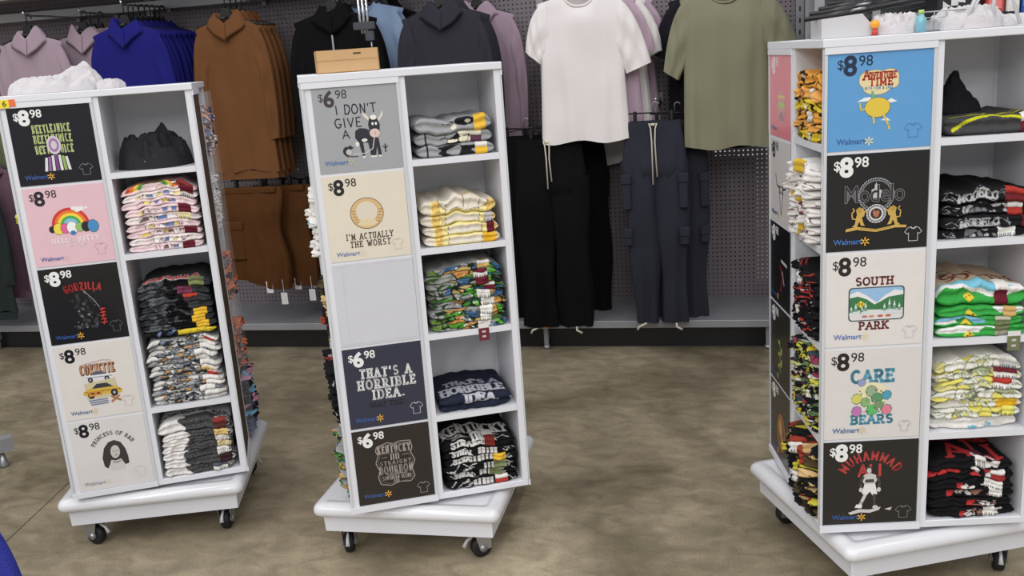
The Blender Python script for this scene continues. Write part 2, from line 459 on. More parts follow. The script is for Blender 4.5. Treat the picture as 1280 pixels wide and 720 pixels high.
s.line([(.63, .81), (.73, .74)], .03, (180, 126, 80)); s.line([(.64, .74), (.74, .80)], .03, (166, 116, 76))
s.walmart(col=(92, 116, 160), spark=(226, 200, 160), v=.93); s.tee((206, 200, 196), .84, .82)
put_sign(s, 'L', 0, 3, 'cream price sign with white and yellow sports cars')
# L5 : white, portrait with long dark hair under arched words
s = newsign('L', 4, (218, 215, 214)); s.price('8', BK)
V = 'PRINCESS OF R&B'
s.stext(V, .54, .235, .05, (52, 48, 50), t=.2, gap=.24, slab=.1, arcr=.27, fit=.60)
HAIR = (58, 52, 54); _P = s.P; s.P = lambda u, v: _P(u - .02, v - .06 if v > .36 and v < .88 else v)
s.poly([(.40, .74), (.39, .62), (.43, .48), (.50, .40), (.58, .38), (.66, .42), (.71, .52), (.73, .64), (.73, .74), (.66, .76), (.60, .70), (.48, .72), (.44, .78)], HAIR)
s.poly([(.46, .76), (.50, .66), (.56, .68), (.63, .66), (.68, .76), (.66, .82), (.48, .82)], (206, 203, 202))
s.ell(.57, .55, .062, .095, (200, 196, 194), 18, .1)
s.poly([(.51, .60), (.50, .50), (.54, .43), (.50, .45), (.46, .55), (.47, .62)], HAIR)
for du in (-.025, .028): s.ell(.575 + du, .54, .012, .006, (66, 60, 62), 10)
s.line([(.572, .55), (.576, .578)], .004, (130, 124, 124)); s.ell(.576, .60, .018, .007, (110, 100, 102), 10)
s.line([(.52, .69), (.57, .71), (.62, .69)], .012, (90, 86, 88))
s.P = _P; s.walmart(col=(120, 128, 146), spark=(216, 208, 196), v=.93, bold=.004); s.tee((206, 203, 202), .84, .82)
put_sign(s, 'L', 0, 4, 'white price sign with a long-haired woman drawn in grey')
# C1 : heather grey donkey
s = newsign('C', 0, (163, 165, 170)); s.price('6', (62, 52, 60))
DK = (38, 38, 50)
s.stext("I DON'T", .495, .32, .108, DK, t=.13, gap=.2, jit=.004, fit=.48)
s.stext('GIVE', .39, .475, .108, DK, t=.13, gap=.2, jit=.004, fit=.31)
s.stext('A', .35, .605, .10, DK, t=.13, jit=.003)
_P = s.P; s.P = lambda u, v: _P(u - .035, v - .035)
s.poly([(.50, .56), (.55, .53), (.63, .54), (.68, .57), (.70, .66), (.69, .86), (.66, .86), (.64, .71), (.58, .70), (.59, .85), (.56, .86), (.53, .70), (.49, .64)], DK)
s.poly([(.68, .64), (.77, .66), (.79, .86), (.75, .87), (.74, .76), (.72, .87), (.69, .87)], DK)
s.poly([(.66, .50), (.68, .42), (.76, .41), (.80, .50), (.79, .60), (.68, .61)], DK)
s.poly([(.67, .45), (.62, .40), (.60, .35), (.64, .37), (.68, .42)], (225, 215, 205)); s.poly([(.78, .44), (.82, .39), (.84, .34), (.85, .39), (.80, .46)], (225, 215, 205))
s.ell(.73, .415, .04, .03, (238, 234, 228), 10)
s.ell(.73, .60, .062, .052, (222, 196, 190)); s.ell(.715, .49, .013, .018, (240, 238, 230), 12); s.ell(.755, .49, .013, .018, (240, 238, 230), 12)
s.line([(.735, .585), (.735, .62)], .006, (80, 60, 60)); s.ell(.51, .715, .025, .03, (226, 226, 222), 12); s.ell(.60, .675, .035, .02, (226, 226, 222), 12)
s.line([(.72, .65), (.69, .78), (.60, .83), (.45, .83)], .010, (210, 208, 204))
for u in (.575, .675, .71, .77): s.ell(u, .875, .022, .012, (226, 222, 216), 10)
s.ell(.375, .79, .045, .055, DK, 14); s.ell(.40, .80, .035, .035, (196, 190, 186), 12); s.poly([(.38, .75), (.42, .72), (.46, .755), (.42, .775)], DK); s.line([(.37, .85), (.50, .86)], .01, DK)
s.line([(.84, .83), (.84, .74)], .014, DK); s.line([(.81, .76), (.84, .79), (.87, .76)], .010, DK)
s.P = _P; s.walmart(col=(84, 120, 176), spark=(196, 184, 160), v=.905, u=.065); put_sign(s, 'C', 0, 0, 'heather grey price sign with a cartoon donkey')
# C2 : cream; plain oval motif
s = newsign('C', 1, (224, 216, 200)); s.price('8', BK)
s.ell(.50, .46, .205, .185, (110, 84, 60), 28); s.ell(.50, .46, .197, .177, (216, 182, 132), 28); s.ell(.50, .44, .13, .12, (222, 212, 196), 24); s.ell(.50, .57, .12, .04, (226, 208, 168), 24)
for k in range(5):
    s.line([(.305 + k * .012, .42 + k * .035), (.355 + k * .01, .425 + k * .033)], .007, (140, 104, 66)); s.line([(.695 - k * .012, .42 + k * .035), (.645 - k * .01, .425 + k * .033)], .007, (140, 104, 66))
s.stext("I'M ACTUALLY", .505, .755, .07, (66, 46, 42), t=.15, gap=.28, slab=.11, fit=.57)
s.stext('THE WORST', .505, .845, .07, (66, 46, 42), t=.15, gap=.28, slab=.11, fit=.49)
s.walmart(col=(100, 122, 170), spark=(226, 214, 190), v=.94, u=.08); s.tee((208, 200, 186), .84, .85, .9)
put_sign(s, 'C', 0, 1, 'cream price sign reading that I am actually the worst')
# C3 : empty translucent card
s = newsign('C', 2, (205, 206, 214)); s.line([(.05, .03), (.97, .03)], .004, (190, 191, 200)); s.line([(.12, .03), (.12, .97)], .003, (188, 190, 198)); s.line([(.03, .975), (.97, .975)], .006, (196, 197, 206))
put_sign(s, 'C', 0, 2, 'blank pale sign between the cream sign and the navy sign')
# C4
s = newsign('C', 3, (52, 54, 72)); s.price('6', WH)
for txt, u, v, ft in (("THAT'S A", .52, .375, .64), ('HORRIBLE', .52, .515, .73), ('IDEA.', .53, .65, .40)): s.stext(txt, u, v, .112, (226, 226, 226), t=.22, gap=.34, slab=.13, fit=ft)
s.stext('WHAT TIME', .49, .755, .058, (26, 26, 34), t=.2, gap=.24, slab=.12, fit=.42); s.ftext('?', .715, .755, .085, (26, 26, 34), .01)
s.walmart(v=.92); s.tee((190, 190, 198), .87, .83); put_sign(s, 'C', 0, 3, 'navy price sign calling something a horrible idea')
# C5
s = newsign('C', 4, (46, 40, 38)); s.price('6', WH)
G = (168, 158, 152); _P = s.P; s.P = lambda u, v: _P(u, v - .10 + .0 * v)
s.line([(.30, .34), (.44, .30), (.52, .325), (.60, .30), (.74, .31), (.76, .40), (.735, .47), (.78, .58), (.735, .68), (.76, .80), (.70, .86), (.56, .845), (.44, .88), (.31, .85), (.285, .76), (.31, .66), (.27, .56), (.31, .46), (.28, .40), (.30, .34)], .010, G)
s.line([(.33, .36), (.45, .325), (.60, .325), (.72, .335), (.735, .41), (.71, .50), (.75, .58), (.71, .68), (.735, .79), (.68, .835), (.44, .855), (.33, .825), (.31, .76), (.335, .66), (.30, .56), (.335, .46), (.305, .40), (.33, .36)], .005, (120, 112, 108))
s.stext('KENTUCKY', .52, .44, .105, G, t=.17, gap=.24, slab=.05, fit=.42)
for k in range(4): s.line([(.475 + k * .032, .46), (.475 + k * .032, .535)], .016, G)
s.line([(.35, .50), (.42, .49)], .006, G); s.line([(.62, .49), (.70, .48)], .006, G)
s.stext('STRAIGHT', .525, .595, .045, G, t=.2, gap=.5, slab=.08, fit=.40)
s.stext('BOURBON', .525, .715, .10, G, t=.17, gap=.24, slab=.05, fit=.43)
s.line([(.40, .732), (.66, .732)], .018, (130, 122, 118))
s.stext('SOUTHERN BLEND', .525, .80, .05, G, t=.18, gap=.26, slab=.0, fit=.37); s.ftext('100', .47, .845, .055, G, .02)
s.P = _P; s.walmart(v=.91); s.tee((150, 146, 144), .86, .87); put_sign(s, 'C', 0, 4, 'dark brown price sign with a bourbon label design')
# R1
s = newsign('R', 0, (98, 158, 212)); s.price('8', (28, 40, 70), u=.085); _P = s.P; s.P = lambda u, v: _P(u - .03, v - .045)
for u, v, a, b in ((.52, .34, .19, .10), (.42, .32, .09, .08), (.62, .31, .09, .085), (.50, .41, .13, .07), (.48, .29, .11, .06), (.66, .36, .05, .06)): s.ell(u, v, a + .005, b + .006, (150, 130, 90), 22)
for u, v, a, b in ((.52, .34, .19, .10), (.42, .32, .09, .08), (.62, .31, .09, .085), (.50, .41, .13, .07), (.48, .29, .11, .06), (.66, .36, .05, .06)): s.ell(u, v, a, b, (228, 214, 166), 22)
s.stext('DVENTURE', .555, .315, .058, (178, 60, 44), t=.22, gap=.18, slab=.1, fit=.255); s.stext('A', .40, .32, .085, (178, 60, 44), t=.2, w=.8, slab=.12)
s.stext('TIME', .54, .385, .062, (178, 60, 44), t=.26, gap=.3, slab=.12, fit=.22)
s.stext('WITH FINN & JAKE', .52, .425, .026, (90, 150, 190), t=.2, gap=.3, fit=.27)
s.poly([(.31, .545), (.38, .505), (.44, .50), (.46, .54)], (235, 238, 240)); s.poly([(.60, .55), (.64, .525), (.70, .56), (.62, .575)], (235, 238, 240)); s.poly([(.54, .745), (.60, .72), (.64, .755)], (235, 238, 240))
s.line([(.47, .53), (.46, .45)], .025, (110, 180, 130))
s.ell(.51, .61, .125, .105, (120, 100, 40), 26); s.ell(.51, .61, .12, .10, (226, 196, 70), 26)
s.line([(.47, .70), (.48, .77)], .018, (216, 196, 90)); s.line([(.57, .69), (.62, .80), (.63, .84)], .018, (216, 196, 90)); s.line([(.39, .62), (.35, .63), (.34, .56)], .014, (216, 196, 90))
s.P = _P; s.walmart(col=(60, 100, 160), spark=(226, 224, 180), u=.09, v=.93); s.tee((86, 140, 190), .83, .82)
put_sign(s, 'R', 0, 0, 'blue price sign with a cream cloud title and yellow round shape')
# R2
s = newsign('R', 1, (34, 34, 36)); s.price('8', WH)
SV = (170, 172, 176); GD = (204, 168, 88)
for k in range(40):
    a = PI * (-.35 + 1.7 * k / 39)
    for rr in (.15, .172):
        u, v = .49 + rr * math.cos(a), .43 - rr * math.sin(a)
        s.ell(u, v, .014, .006, SV if rr > .16 else (140, 142, 146), 6, -a + (.9 if rr > .16 else 2.2))
s.poly([(.44, .46), (.44, .37), (.47, .36), (.47, .33), (.485, .30), (.50, .33), (.51, .37), (.54, .38), (.54, .46)], (190, 192, 196))
mo = 'Modelo'
s.ftext(mo, .165, .495, .245, (138, 138, 142), .020, .80); s.ftext(mo, .165, .495, .245, (36, 36, 38), .0, .80)
s.ell(.49, .62, .098, .098, (200, 200, 204), 28); s.ell(.49, .62, .082, .082, (60, 60, 64), 28); s.ell(.49, .62, .074, .074, (210, 210, 212), 28); s.ell(.49, .62, .056, .056, (50, 40, 38), 24)
s.poly([(.455, .60), (.475, .58), (.49, .60), (.51, .58), (.525, .61), (.51, .65), (.49, .66), (.465, .64)], (176, 112, 84))
for k in range(18):
    a = 2 * PI * k / 18; s.line([(.49 + .084 * math.cos(a), .62 + .084 * math.sin(a)), (.49 + .092 * math.cos(a), .62 + .092 * math.sin(a))], .007, (80, 80, 84))
for sg in (-1, 1):
    def q(a, b): return (.49 + sg * a, b)
    s.poly([q(.11, .60), q(.13, .56), q(.17, .545), q(.20, .57), q(.19, .62), q(.20, .66), q(.21, .72), q(.24, .745), q(.19, .75), q(.165, .69), q(.15, .735), q(.11, .74), q(.13, .70), q(.14, .65), q(.12, .64)], GD)
    s.line([q(.19, .67), q(.235, .66), q(.24, .60), q(.215, .58), q(.23, .555)], .012, GD)
    s.line([q(.14, .60), q(.09, .585)], .016, GD); s.ell(*q(.165, .575), .028, .03, (186, 148, 72), 10)
s.poly([(.19, .765), (.30, .745), (.40, .765), (.49, .78), (.58, .765), (.68, .745), (.79, .755), (.79, .78), (.68, .775), (.49, .81), (.30, .778), (.19, .795)], GD)
s.line([(.34, .765), (.49, .79), (.64, .762)], .006, (140, 110, 50))
s.walmart(col=(70, 120, 190), u=.07, v=.925); s.tee((196, 196, 200), .86, .85)
put_sign(s, 'R', 0, 1, 'black price sign with a beer crest of two gold lions')
# R3
s = newsign('R', 2, (225, 220, 218)); s.price('8', BK)
MR = (112, 48, 50)
s.stext('SOUTH', .495, .335, .075, MR, t=.24, gap=.26, slab=.16, fit=.37)
s.stext('PARK', .495, .815, .075, MR, t=.24, gap=.3, slab=.16, fit=.29)
def rr(u0, v0, u1, v1, r, col):
    pts = []
    for cx, cy, a0 in ((u1 - r, v0 + r, -90), (u1 - r, v1 - r, 0), (u0 + r, v1 - r, 90), (u0 + r, v0 + r, 180)):
        pts += [(cx + r * math.cos(math.radians(a0 + 90 * i / 5)), cy + r * math.sin(math.radians(a0 + 90 * i / 5))) for i in range(6)]
    s.poly(pts, col)
rr(.235, .36, .80, .725, .04, (62, 76, 74)); rr(.248, .372, .787, .713, .033, (150, 190, 226))
s.poly([(.248, .50), (.248, .43), (.33, .40), (.42, .45), (.52, .53), (.50, .56)], (232, 232, 234)); s.poly([(.787, .47), (.787, .42), (.70, .40), (.60, .46), (.50, .55), (.53, .57)], (232, 232, 234))
s.poly([(.248, .47), (.33, .455), (.42, .49), (.50, .55), (.56, .52), (.64, .475), (.787, .455), (.787, .62), (.248, .63)], (56, 120, 74))
s.poly([(.248, .62), (.40, .60), (.60, .61), (.787, .60), (.787, .69), (.76, .713), (.27, .713), (.248, .69)], (222, 220, 222))
for u, h in ((.265, .09), (.31, .12), (.37, .10), (.41, .13), (.60, .11), (.65, .16), (.70, .14), (.75, .11)):
    for j in range(3): s.poly([(u - .028 + j * .007, .655 - j * h * .3), (u + .028 - j * .007, .655 - j * h * .3), (u, .655 - (j + 1.5) * h * .3)], (210, 222, 222) if j % 2 == 0 else (120, 160, 140))
s.poly([(.36, .50), (.405, .54), (.36, .58), (.315, .54)], (226, 200, 60)); s.line([(.34, .55), (.345, .53)], .01, (60, 50, 30)); s.line([(.37, .55), (.375, .53)], .01, (60, 50, 30)); s.line([(.36, .58), (.36, .64)], .006, (90, 80, 70))
for u, c in ((.40, (200, 110, 110)), (.47, (206, 150, 90)), (.56, (200, 84, 70)), (.64, (206, 90, 60))): s.ell(u, .675, .03, .012, c, 12)
s.walmart(col=(90, 122, 190), spark=(230, 216, 170), v=.915, u=.09); s.tee((208, 203, 200), .86, .86, .9)
put_sign(s, 'R', 0, 2, 'white price sign with a framed green mountain view')
# R4
s = newsign('R', 3, (219, 215, 213)); s.price('8', BK)
TQ = (96, 160, 184)
s.stext('CARE', .50, .365, .125, TQ, t=.27, gap=.24, slab=.15, fit=.43)
s.stext('BEARS', .50, .83, .088, TQ, t=.29, gap=.3, slab=.16, fit=.43)
_P = s.P; s.P = lambda u, v: _P(u - .03, v - .05)
s.ell(.53, .57, .17, .15, (232, 224, 186), 26)
rn = random.Random(9)
for u, v, c, r in ((.42, .42, (150, 156, 200), .04), (.37, .60, (212, 208, 110), .055), (.52, .52, (150, 176, 140), .06), (.58, .60, (96, 150, 110), .06), (.68, .57, (80, 160, 190), .05), (.37, .74, (190, 120, 180), .055), (.53, .73, (90, 190, 110), .06), (.68, .73, (222, 130, 150), .055), (.46, .64, (140, 180, 120), .05), (.60, .68, (120, 150, 110), .05)):
    s.ell(u, v, r * 1.05, r * 1.15, (90, 110, 100), 8, rn.random()); s.ell(u, v, r * .95, r, c, 9, rn.random())
for k in range(26): s.ell(rn.uniform(.40, .66), rn.uniform(.48, .78), rn.uniform(.006, .014), rn.uniform(.006, .014), rn.choice([(60, 90, 70), (230, 226, 210), (110, 160, 110), (200, 150, 160)]), 6)
s.P = _P; s.walmart(col=(84, 110, 160), spark=(226, 206, 170), v=.925, u=.09); s.tee((196, 192, 192), .84, .87, .8)
put_sign(s, 'R', 0, 3, 'white price sign with turquoise title over pastel shapes')
# R5
s = newsign('R', 4, (42, 39, 38)); s.price('8', WH)
RD = (190, 62, 62)
s.stext('MUHAMMAD', .50, .225, .095, RD, t=.19, gap=.28, arcr=.30, fit=.62)
s.stext('A', .42, .42, .13, RD, t=.2, w=.8); s.stext('L', .52, .42, .13, RD, t=.2, w=.6); s.stext('I', .60, .42, .13, RD, t=.22)
SK = (206, 202, 200); DKS = (70, 66, 66)
s.ell(.485, .345, .032, .042, DKS, 14); s.ell(.487, .355, .024, .032, SK, 14)
s.poly([(.43, .41), (.47, .39), (.51, .39), (.56, .41), (.58, .46), (.55, .52), (.44, .52), (.41, .46)], SK); s.poly([(.45, .46), (.54, .46), (.545, .50), (.445, .50)], DKS)
s.line([(.425, .43), (.40, .50), (.405, .56)], .03, DKS); s.ell(.405, .585, .022, .028, SK, 12)
s.line([(.575, .43), (.60, .50), (.595, .56)], .03, DKS); s.ell(.595, .59, .022, .028, SK, 12)
s.poly([(.44, .52), (.555, .52), (.58, .64), (.53, .66), (.50, .61), (.46, .66), (.415, .63)], (232, 230, 230))
s.line([(.45, .65), (.41, .74), (.39, .79)], .034, SK); s.line([(.545, .65), (.55, .74), (.555, .80)], .030, DKS)
s.poly([(.36, .76), (.42, .77), (.415, .81), (.34, .80)], (232, 230, 230)); s.ell(.56, .80, .03, .02, SK, 12)
s.poly([(.27, .86), (.38, .82), (.50, .83), (.62, .80), (.60, .84), (.50, .87), (.40, .86), (.30, .885)], SK); s.poly([(.66, .83), (.74, .81), (.72, .85)], SK)
s.walmart(u=.10, v=.94); s.tee((120, 118, 118), .86, .87); put_sign(s, 'R', 0, 4, 'black price sign with a boxer standing under red letters')
# signs on the side face of R (seen at a slant)
def side_sign(row, card, pcol, deco, label):
    s = newsign('R', row, card, 3); s.price('8', pcol); deco(s); s.walmart(); put_sign(s, 'R', 3, row, label)
def d1(s):
    s.ell(.55, .62, .17, .2, (206, 150, 140), 20); s.stext('FIESTA', 0, 0, .0001, (0, 0, 0)); s.line([(.40, .50), (.70, .50)], .03, (226, 196, 110)); s.line([(.42, .60), (.68, .60)], .05, (170, 200, 90)); s.ell(.55, .74, .1, .06, (170, 110, 130))
def d2(s):
    for sg in (-1, 1): s.line([(.54 + sg * .05, .58), (.54 + sg * .2, .55), (.54 + sg * .26, .42)], .02, (60, 56, 58))
    s.line([(.44, .55), (.64, .55), (.60, .72), (.54, .90), (.48, .72), (.44, .55)], .014, (60, 56, 58)); s.ell(.49, .62, .025, .02, (60, 56, 58)); s.ell(.59, .62, .025, .02, (60, 56, 58))
def d3(s):
    s.line([(.55, .42), (.80, .44)], .035, (220, 218, 220)); s.line([(.50, .50), (.60, .62), (.52, .80)], .04, (160, 40, 50)); s.line([(.60, .55), (.68, .70)], .025, (190, 190, 196))
def d4(s):
    for k in range(8): s.ell(.45 + .05 * (k % 3), .45 + .05 * k, .06, .03, [(150, 170, 60), (90, 120, 50), (196, 190, 90)][k % 3], 8, k)
def d5(s):
    s.ell(.55, .60, .2, .26, (150, 96, 40), 20); s.ell(.55, .60, .13, .18, (66, 52, 44), 18); s.ell(.52, .55, .09, .12, (206, 140, 70), 12); s.ell(.60, .72, .08, .09, (196, 130, 60), 10)
side_sign(0, (226, 130, 142), (240, 220, 224), d1, 'salmon pink price sign on the slanted side of the clutter-topped tower')
side_sign(1, (214, 210, 208), BK, d2, 'white price sign with a horned cattle skull drawing')
side_sign(2, (24, 24, 28), WH, d3, 'black price sign with white and dark red strokes, above a yellow-green one')
side_sign(3, (30, 30, 28), WH, d4, 'black price sign with yellow-green shapes on the tower side')
side_sign(4, (56, 50, 46), WH, d5, 'brown-black price sign with an amber ring, just above the rolling base')
# side cards of the other two towers; their brown paints in reflected garments
for t, nm in (('L', 'green-lettered'), ('C', 'donkey')):
    s = Sign(.267, 1.33, (92, 70, 60)); o = s.build('side_card'); o.data.materials[0] = mat('side_card_reflection', (84, 66, 56), rough=.6, spec=.1, noise_amt=.12, noise_scale=3); place(o, t, 1, -.289, -HW - .0022, .25)
    tag(o, 'card with painted brown reflection, narrow side of the tower with the %s sign' % nm, 'card')

# ------------------------------------------------------------------ folded printed shirts
def vmat():
    m = bpy.data.materials.new('printed_cotton'); m.use_nodes = True; nt = m.node_tree; b = nt.nodes['Principled BSDF']
    a = nt.nodes.new('ShaderNodeVertexColor'); a.layer_name = 'Print'
    tc = nt.nodes.new('ShaderNodeTexCoord'); n = nt.nodes.new('ShaderNodeTexNoise'); n.inputs['Scale'].default_value = 420; n.inputs['Detail'].default_value = 2
    nt.links.new(tc.outputs['Object'], n.inputs['Vector'])
    r = nt.nodes.new('ShaderNodeMapRange'); r.inputs[3].default_value = .82; r.inputs[4].default_value = 1.12
    nt.links.new(n.outputs['Fac'], r.inputs[0])
    h = nt.nodes.new('ShaderNodeVectorMath'); h.operation = 'SCALE'
    nt.links.new(a.outputs['Color'], h.inputs[0]); nt.links.new(r.outputs[0], h.inputs['Scale'])
    nt.links.new(h.outputs[0], b.inputs['Base Color']); b.inputs['Roughness'].default_value = .9; b.inputs['Specular IOR Level'].default_value = .15
    n2 = nt.nodes.new('ShaderNodeTexNoise'); n2.inputs['Scale'].default_value = 60; n2.inputs['Detail'].default_value = 4
    nt.links.new(tc.outputs['Object'], n2.inputs['Vector'])
    bp = nt.nodes.new('ShaderNodeBump'); bp.inputs['Strength'].default_value = .5; bp.inputs['Distance'].default_value = .004
    nt.links.new(n2.outputs['Fac'], bp.inputs['Height']); nt.links.new(bp.outputs['Normal'], b.inputs['Normal'])
    return m
PRINT = vmat()

def colmesh(name, G, C, closeu=False):
    """grid mesh with per-vertex printed colour (0-255 rgb array)"""
    a, b = G.shape[:2]
    i = np.arange(a - 1)[:, None]; j = np.arange(b if closeu else b - 1)[None, :]; j2 = (j + 1) % b
    F = np.stack([i * b + j, i * b + j2, (i + 1) * b + j2, (i + 1) * b + j], -1).reshape(-1, 4)
    me = bpy.data.meshes.new(name)
    me.vertices.add(a * b); me.vertices.foreach_set('co', G.reshape(-1).astype(np.float32))
    me.loops.add(F.size); me.loops.foreach_set('vertex_index', F.reshape(-1).astype(np.int32))
    me.polygons.add(len(F)); me.polygons.foreach_set('loop_start', np.arange(0, F.size, 4, dtype=np.int32))
    me.polygons.foreach_set('loop_total', np.full(len(F), 4, dtype=np.int32))
    me.polygons.foreach_set('use_smooth', np.ones(len(F), dtype=bool))
    me.update(calc_edges=True)
    c = np.clip(C.reshape(-1, 3) / 255., 0, 1); c = np.where(c <= .04045, c / 12.92, ((c + .055) / 1.055) ** 2.4)
    at = me.color_attributes.new('Print', 'FLOAT_COLOR', 'POINT')
    at.data.foreach_set('color', np.concatenate([c, np.ones((len(c), 1))], 1).reshape(-1).astype(np.float32))
    me.materials.append(PRINT)
    return bpy.data.objects.new(name, me)

def sn(x, seed, n=5, f0=1.0):
    """smooth 1D noise on array x"""
    r = np.random.RandomState(seed); y = np.zeros_like(x)
    for k in range(n):
        y += r.uniform(-1, 1) / (1 + k * .6) * np.sin(x * f0 * (k + 1) * 2.2 + r.uniform(0, 6.28))
    return y / 2

class Canvas:
    """X across in metres from the left edge, S up the fold in metres (0 at the fold, + over the top)"""
    def __init__(s, X, S, base, seed, w):
        s.X = X; s.S = S; s.w = w; s.r = np.random.RandomState(seed); s.C = np.empty(X.shape + (3,)); s.C[:] = base
    def m(s, mask, col): s.C[mask] = col
    def cells(s, x0, x1, s0, s1, pal, n=14, edge=None, ew=.0014, ax=1.0, keep=1.0):
        px = s.r.uniform(x0, x1, n); ps = s.r.uniform(s0, s1, n); ci = s.r.randint(0, len(pal), n); kp = s.r.rand(n) < keep
        D = np.sqrt(((s.X[..., None] - px) / ax) ** 2 + (s.S[..., None] - ps) ** 2)
        o = np.argsort(D, -1)[..., :2]; d0 = np.take_along_axis(D, o[..., :1], -1)[..., 0]; d1 = np.take_along_axis(D, o[..., 1:2], -1)[..., 0]
        ins = (s.X > x0 + .006 * np.sin(s.S * 300)) & (s.X < x1 + .006 * np.sin(s.S * 260)) & (s.S > s0) & (s.S < s1)
        k = kp[o[..., 0]] & ins
        P = np.array(pal, float)[ci[o[..., 0]]]
        s.C[k] = P[k]
        if edge is not None: s.C[k & ((d1 - d0) < ew * 2)] = edge
    def blobs(s, x0, x1, s0, s1, pal, n=8, r=(.004, .01), ring=None, ax=1.5):
        for _ in range(n):
            cx, cs, rr = s.r.uniform(x0, x1), s.r.uniform(s0, s1), s.r.uniform(*r)
            d = np.sqrt(((s.X - cx) / ax) ** 2 + (s.S - cs) ** 2)
            if ring is not None: s.m(d < rr + .0016, ring)
            s.m(d < rr, pal[s.r.randint(len(pal))])
    def strokes(s, x0, x1, s0, s1, col, n=10, t=.0014, L=.02):
        for _ in range(n):
            cx, cs = s.r.uniform(x0, x1), s.r.uniform(s0, s1); a = s.r.uniform(-.9, .9); f = s.r.uniform(60, 200); q = s.r.uniform(0, 6)
            u = (s.X - cx) * math.cos(a) + (s.S - cs) * math.sin(a); v = -(s.X - cx) * math.sin(a) + (s.S - cs) * math.cos(a)
            s.m((np.abs(u) < L / 2) & (np.abs(v + .003 * np.sin(u * f + q)) < t), col)
    def text(s, txt, xc, s0, size, col, t=.2, w=.8, slab=.14, gap=.18, arcr=0, edge=None, hs=1.0):
        pl, Wd = stroke_text(txt, size, w, gap, slab)
        best = np.full(s.X.shape, 9.)
        for p in pl:
            for (a, b), (c, d) in zip(p[:-1], p[1:]):
                def tr(a, b):
                    if arcr:
                        th = (a - Wd / 2) / arcr; return xc + (arcr + b) * math.sin(th), s0 + ((arcr + b) * math.cos(th) - arcr) * hs
                    return xc - Wd / 2 + a, s0 + b * hs
                ax, ay = tr(a, b); bx, by = tr(c, d)
                dx, dy = bx - ax, by - ay; LL = dx * dx + dy * dy + 1e-12
                q = np.clip(((s.X - ax) * dx + (s.S - ay) * dy) / LL, 0, 1)
                best = np.minimum(best, np.hypot(s.X - ax - q * dx, s.S - ay - q * dy))
        if edge is not None: s.m(best < size * t / 2 + .0025, edge)
        s.m(best < size * t / 2, col)

def shirt(name, w, d, base_fn, th, seed, pattern, vis=.05, lobes=1, wob=.006, droop=0.0, nu=None, spacing=.0026, tilt=0.0):
    """one folded shirt; local x centred, front fold at y=0 (towards -y), back at y=d; base_fn(u)-> height it lies at"""
    nu = nu or max(40, int(w / spacing))
    u = np.linspace(0, 1, nu)
    r = th / 2
    tl = np.concatenate([np.linspace(d, vis, 7)[:-1], np.linspace(vis, r, max(4, int((vis - r) / spacing)))[:-1]])
    na = max(9, int(PI * r / spacing)); a = np.linspace(PI / 2, -PI / 2, na)
    yy = np.concatenate([tl, r - r * np.cos(a), np.linspace(r, .10, 5)[1:], [d]])
    zz = np.concatenate([np.full(len(tl), th), r + r * np.sin(a), np.zeros(4), [0]])
    ss = np.concatenate([tl - r + PI / 2 * r, a * r, -(np.linspace(r, .10, 5)[1:] - r) - PI / 2 * r, [-d - PI / 2 * r]])
    if lobes > 1:
        dent = np.concatenate([np.zeros(len(tl)), .35 * r * np.abs(np.cos(a * lobes / 2 * 1.0)) ** 8 * (np.abs(a) < 1.2), np.zeros(5)])
        yy = yy + dent * 1.6
    Y = np.repeat(yy[:, None], nu, 1); Z = np.repeat(zz[:, None], nu, 1); S = np.repeat(ss[:, None], nu, 1); U = np.repeat(u[None], len(yy), 0)
    e = (1 - np.abs(2 * U - 1) ** 9) ** .6
    thv = 1 + .22 * sn(u * 3, seed)[None]
    Z = th / 2 + (Z - th / 2) * e * 1.0
    rn = sn(U * 5 + S * 9, seed + 3); rn2 = sn(U * 14 - S * 30, seed + 5)
    edge = np.exp(-(Y / .06) ** 2)
    Y = Y + wob * edge * (sn(u * 4, seed + 1)[None] * 1.3 + .3 * rn2) + (1 - e) * .012
    X = (U - .5) * w * (1 - .02 * sn(Y * 30, seed + 7)) + .004 * sn(S * 40, seed + 9) * (np.abs(2 * U - 1) ** 3)
    Z = Z * thv + (Z > th * .6) * (.0016 * rn + .0008 * rn2) * np.clip(Y / .02, 0, 1)
    base = base_fn(u)[None]
    Z = Z + base - droop * edge * np.abs(2 * U - 1) ** 2 + tilt * (U - .5)
    C = pattern(U * w, S, seed)
    G = np.stack([X, Y, Z], -1)
    o = colmesh(name, G, C); link(o)
    o['_w'] = w
    return o, G, S, th * thv[0]

STK = {}
def sticker(par, G, S, u0, u1, s0, s1, rgb, rgb2=None):
    """paper size strip lying over the fold, cut from the shirt surface"""
    nu = G.shape[1]; ui = np.arange(int(u0 * nu), int(u1 * nu) + 1); col = S[:, 0]
    si = np.where((col >= s0) & (col <= s1))[0]
    if len(si) < 3 or len(ui) < 3: return
    sub = G[np.ix_(si, ui)].copy()
    P = sub; du = np.gradient(P, axis=1); dv = np.gradient(P, axis=0); n = np.cross(du, dv); n /= np.linalg.norm(n, axis=-1, keepdims=True) + 1e-9
    if n[..., 1].mean() > 0: n = -n
    sub = sub + n * .0016
    C = np.empty(sub.shape); C[:] = rgb
    if rgb2 is not None: C[int(len(si) * .45):, :] = rgb2
    if sum(rgb2 or rgb) > 500:
        bar = ((np.arange(len(ui)) * 7) % 5 < 2)[None, :] & (np.abs(np.linspace(0, 1, len(si))[:, None] - .75) < .14)
        C[bar] = (70, 70, 74)
    o = colmesh('size_sticker', sub, C); link(o, par)
    return o

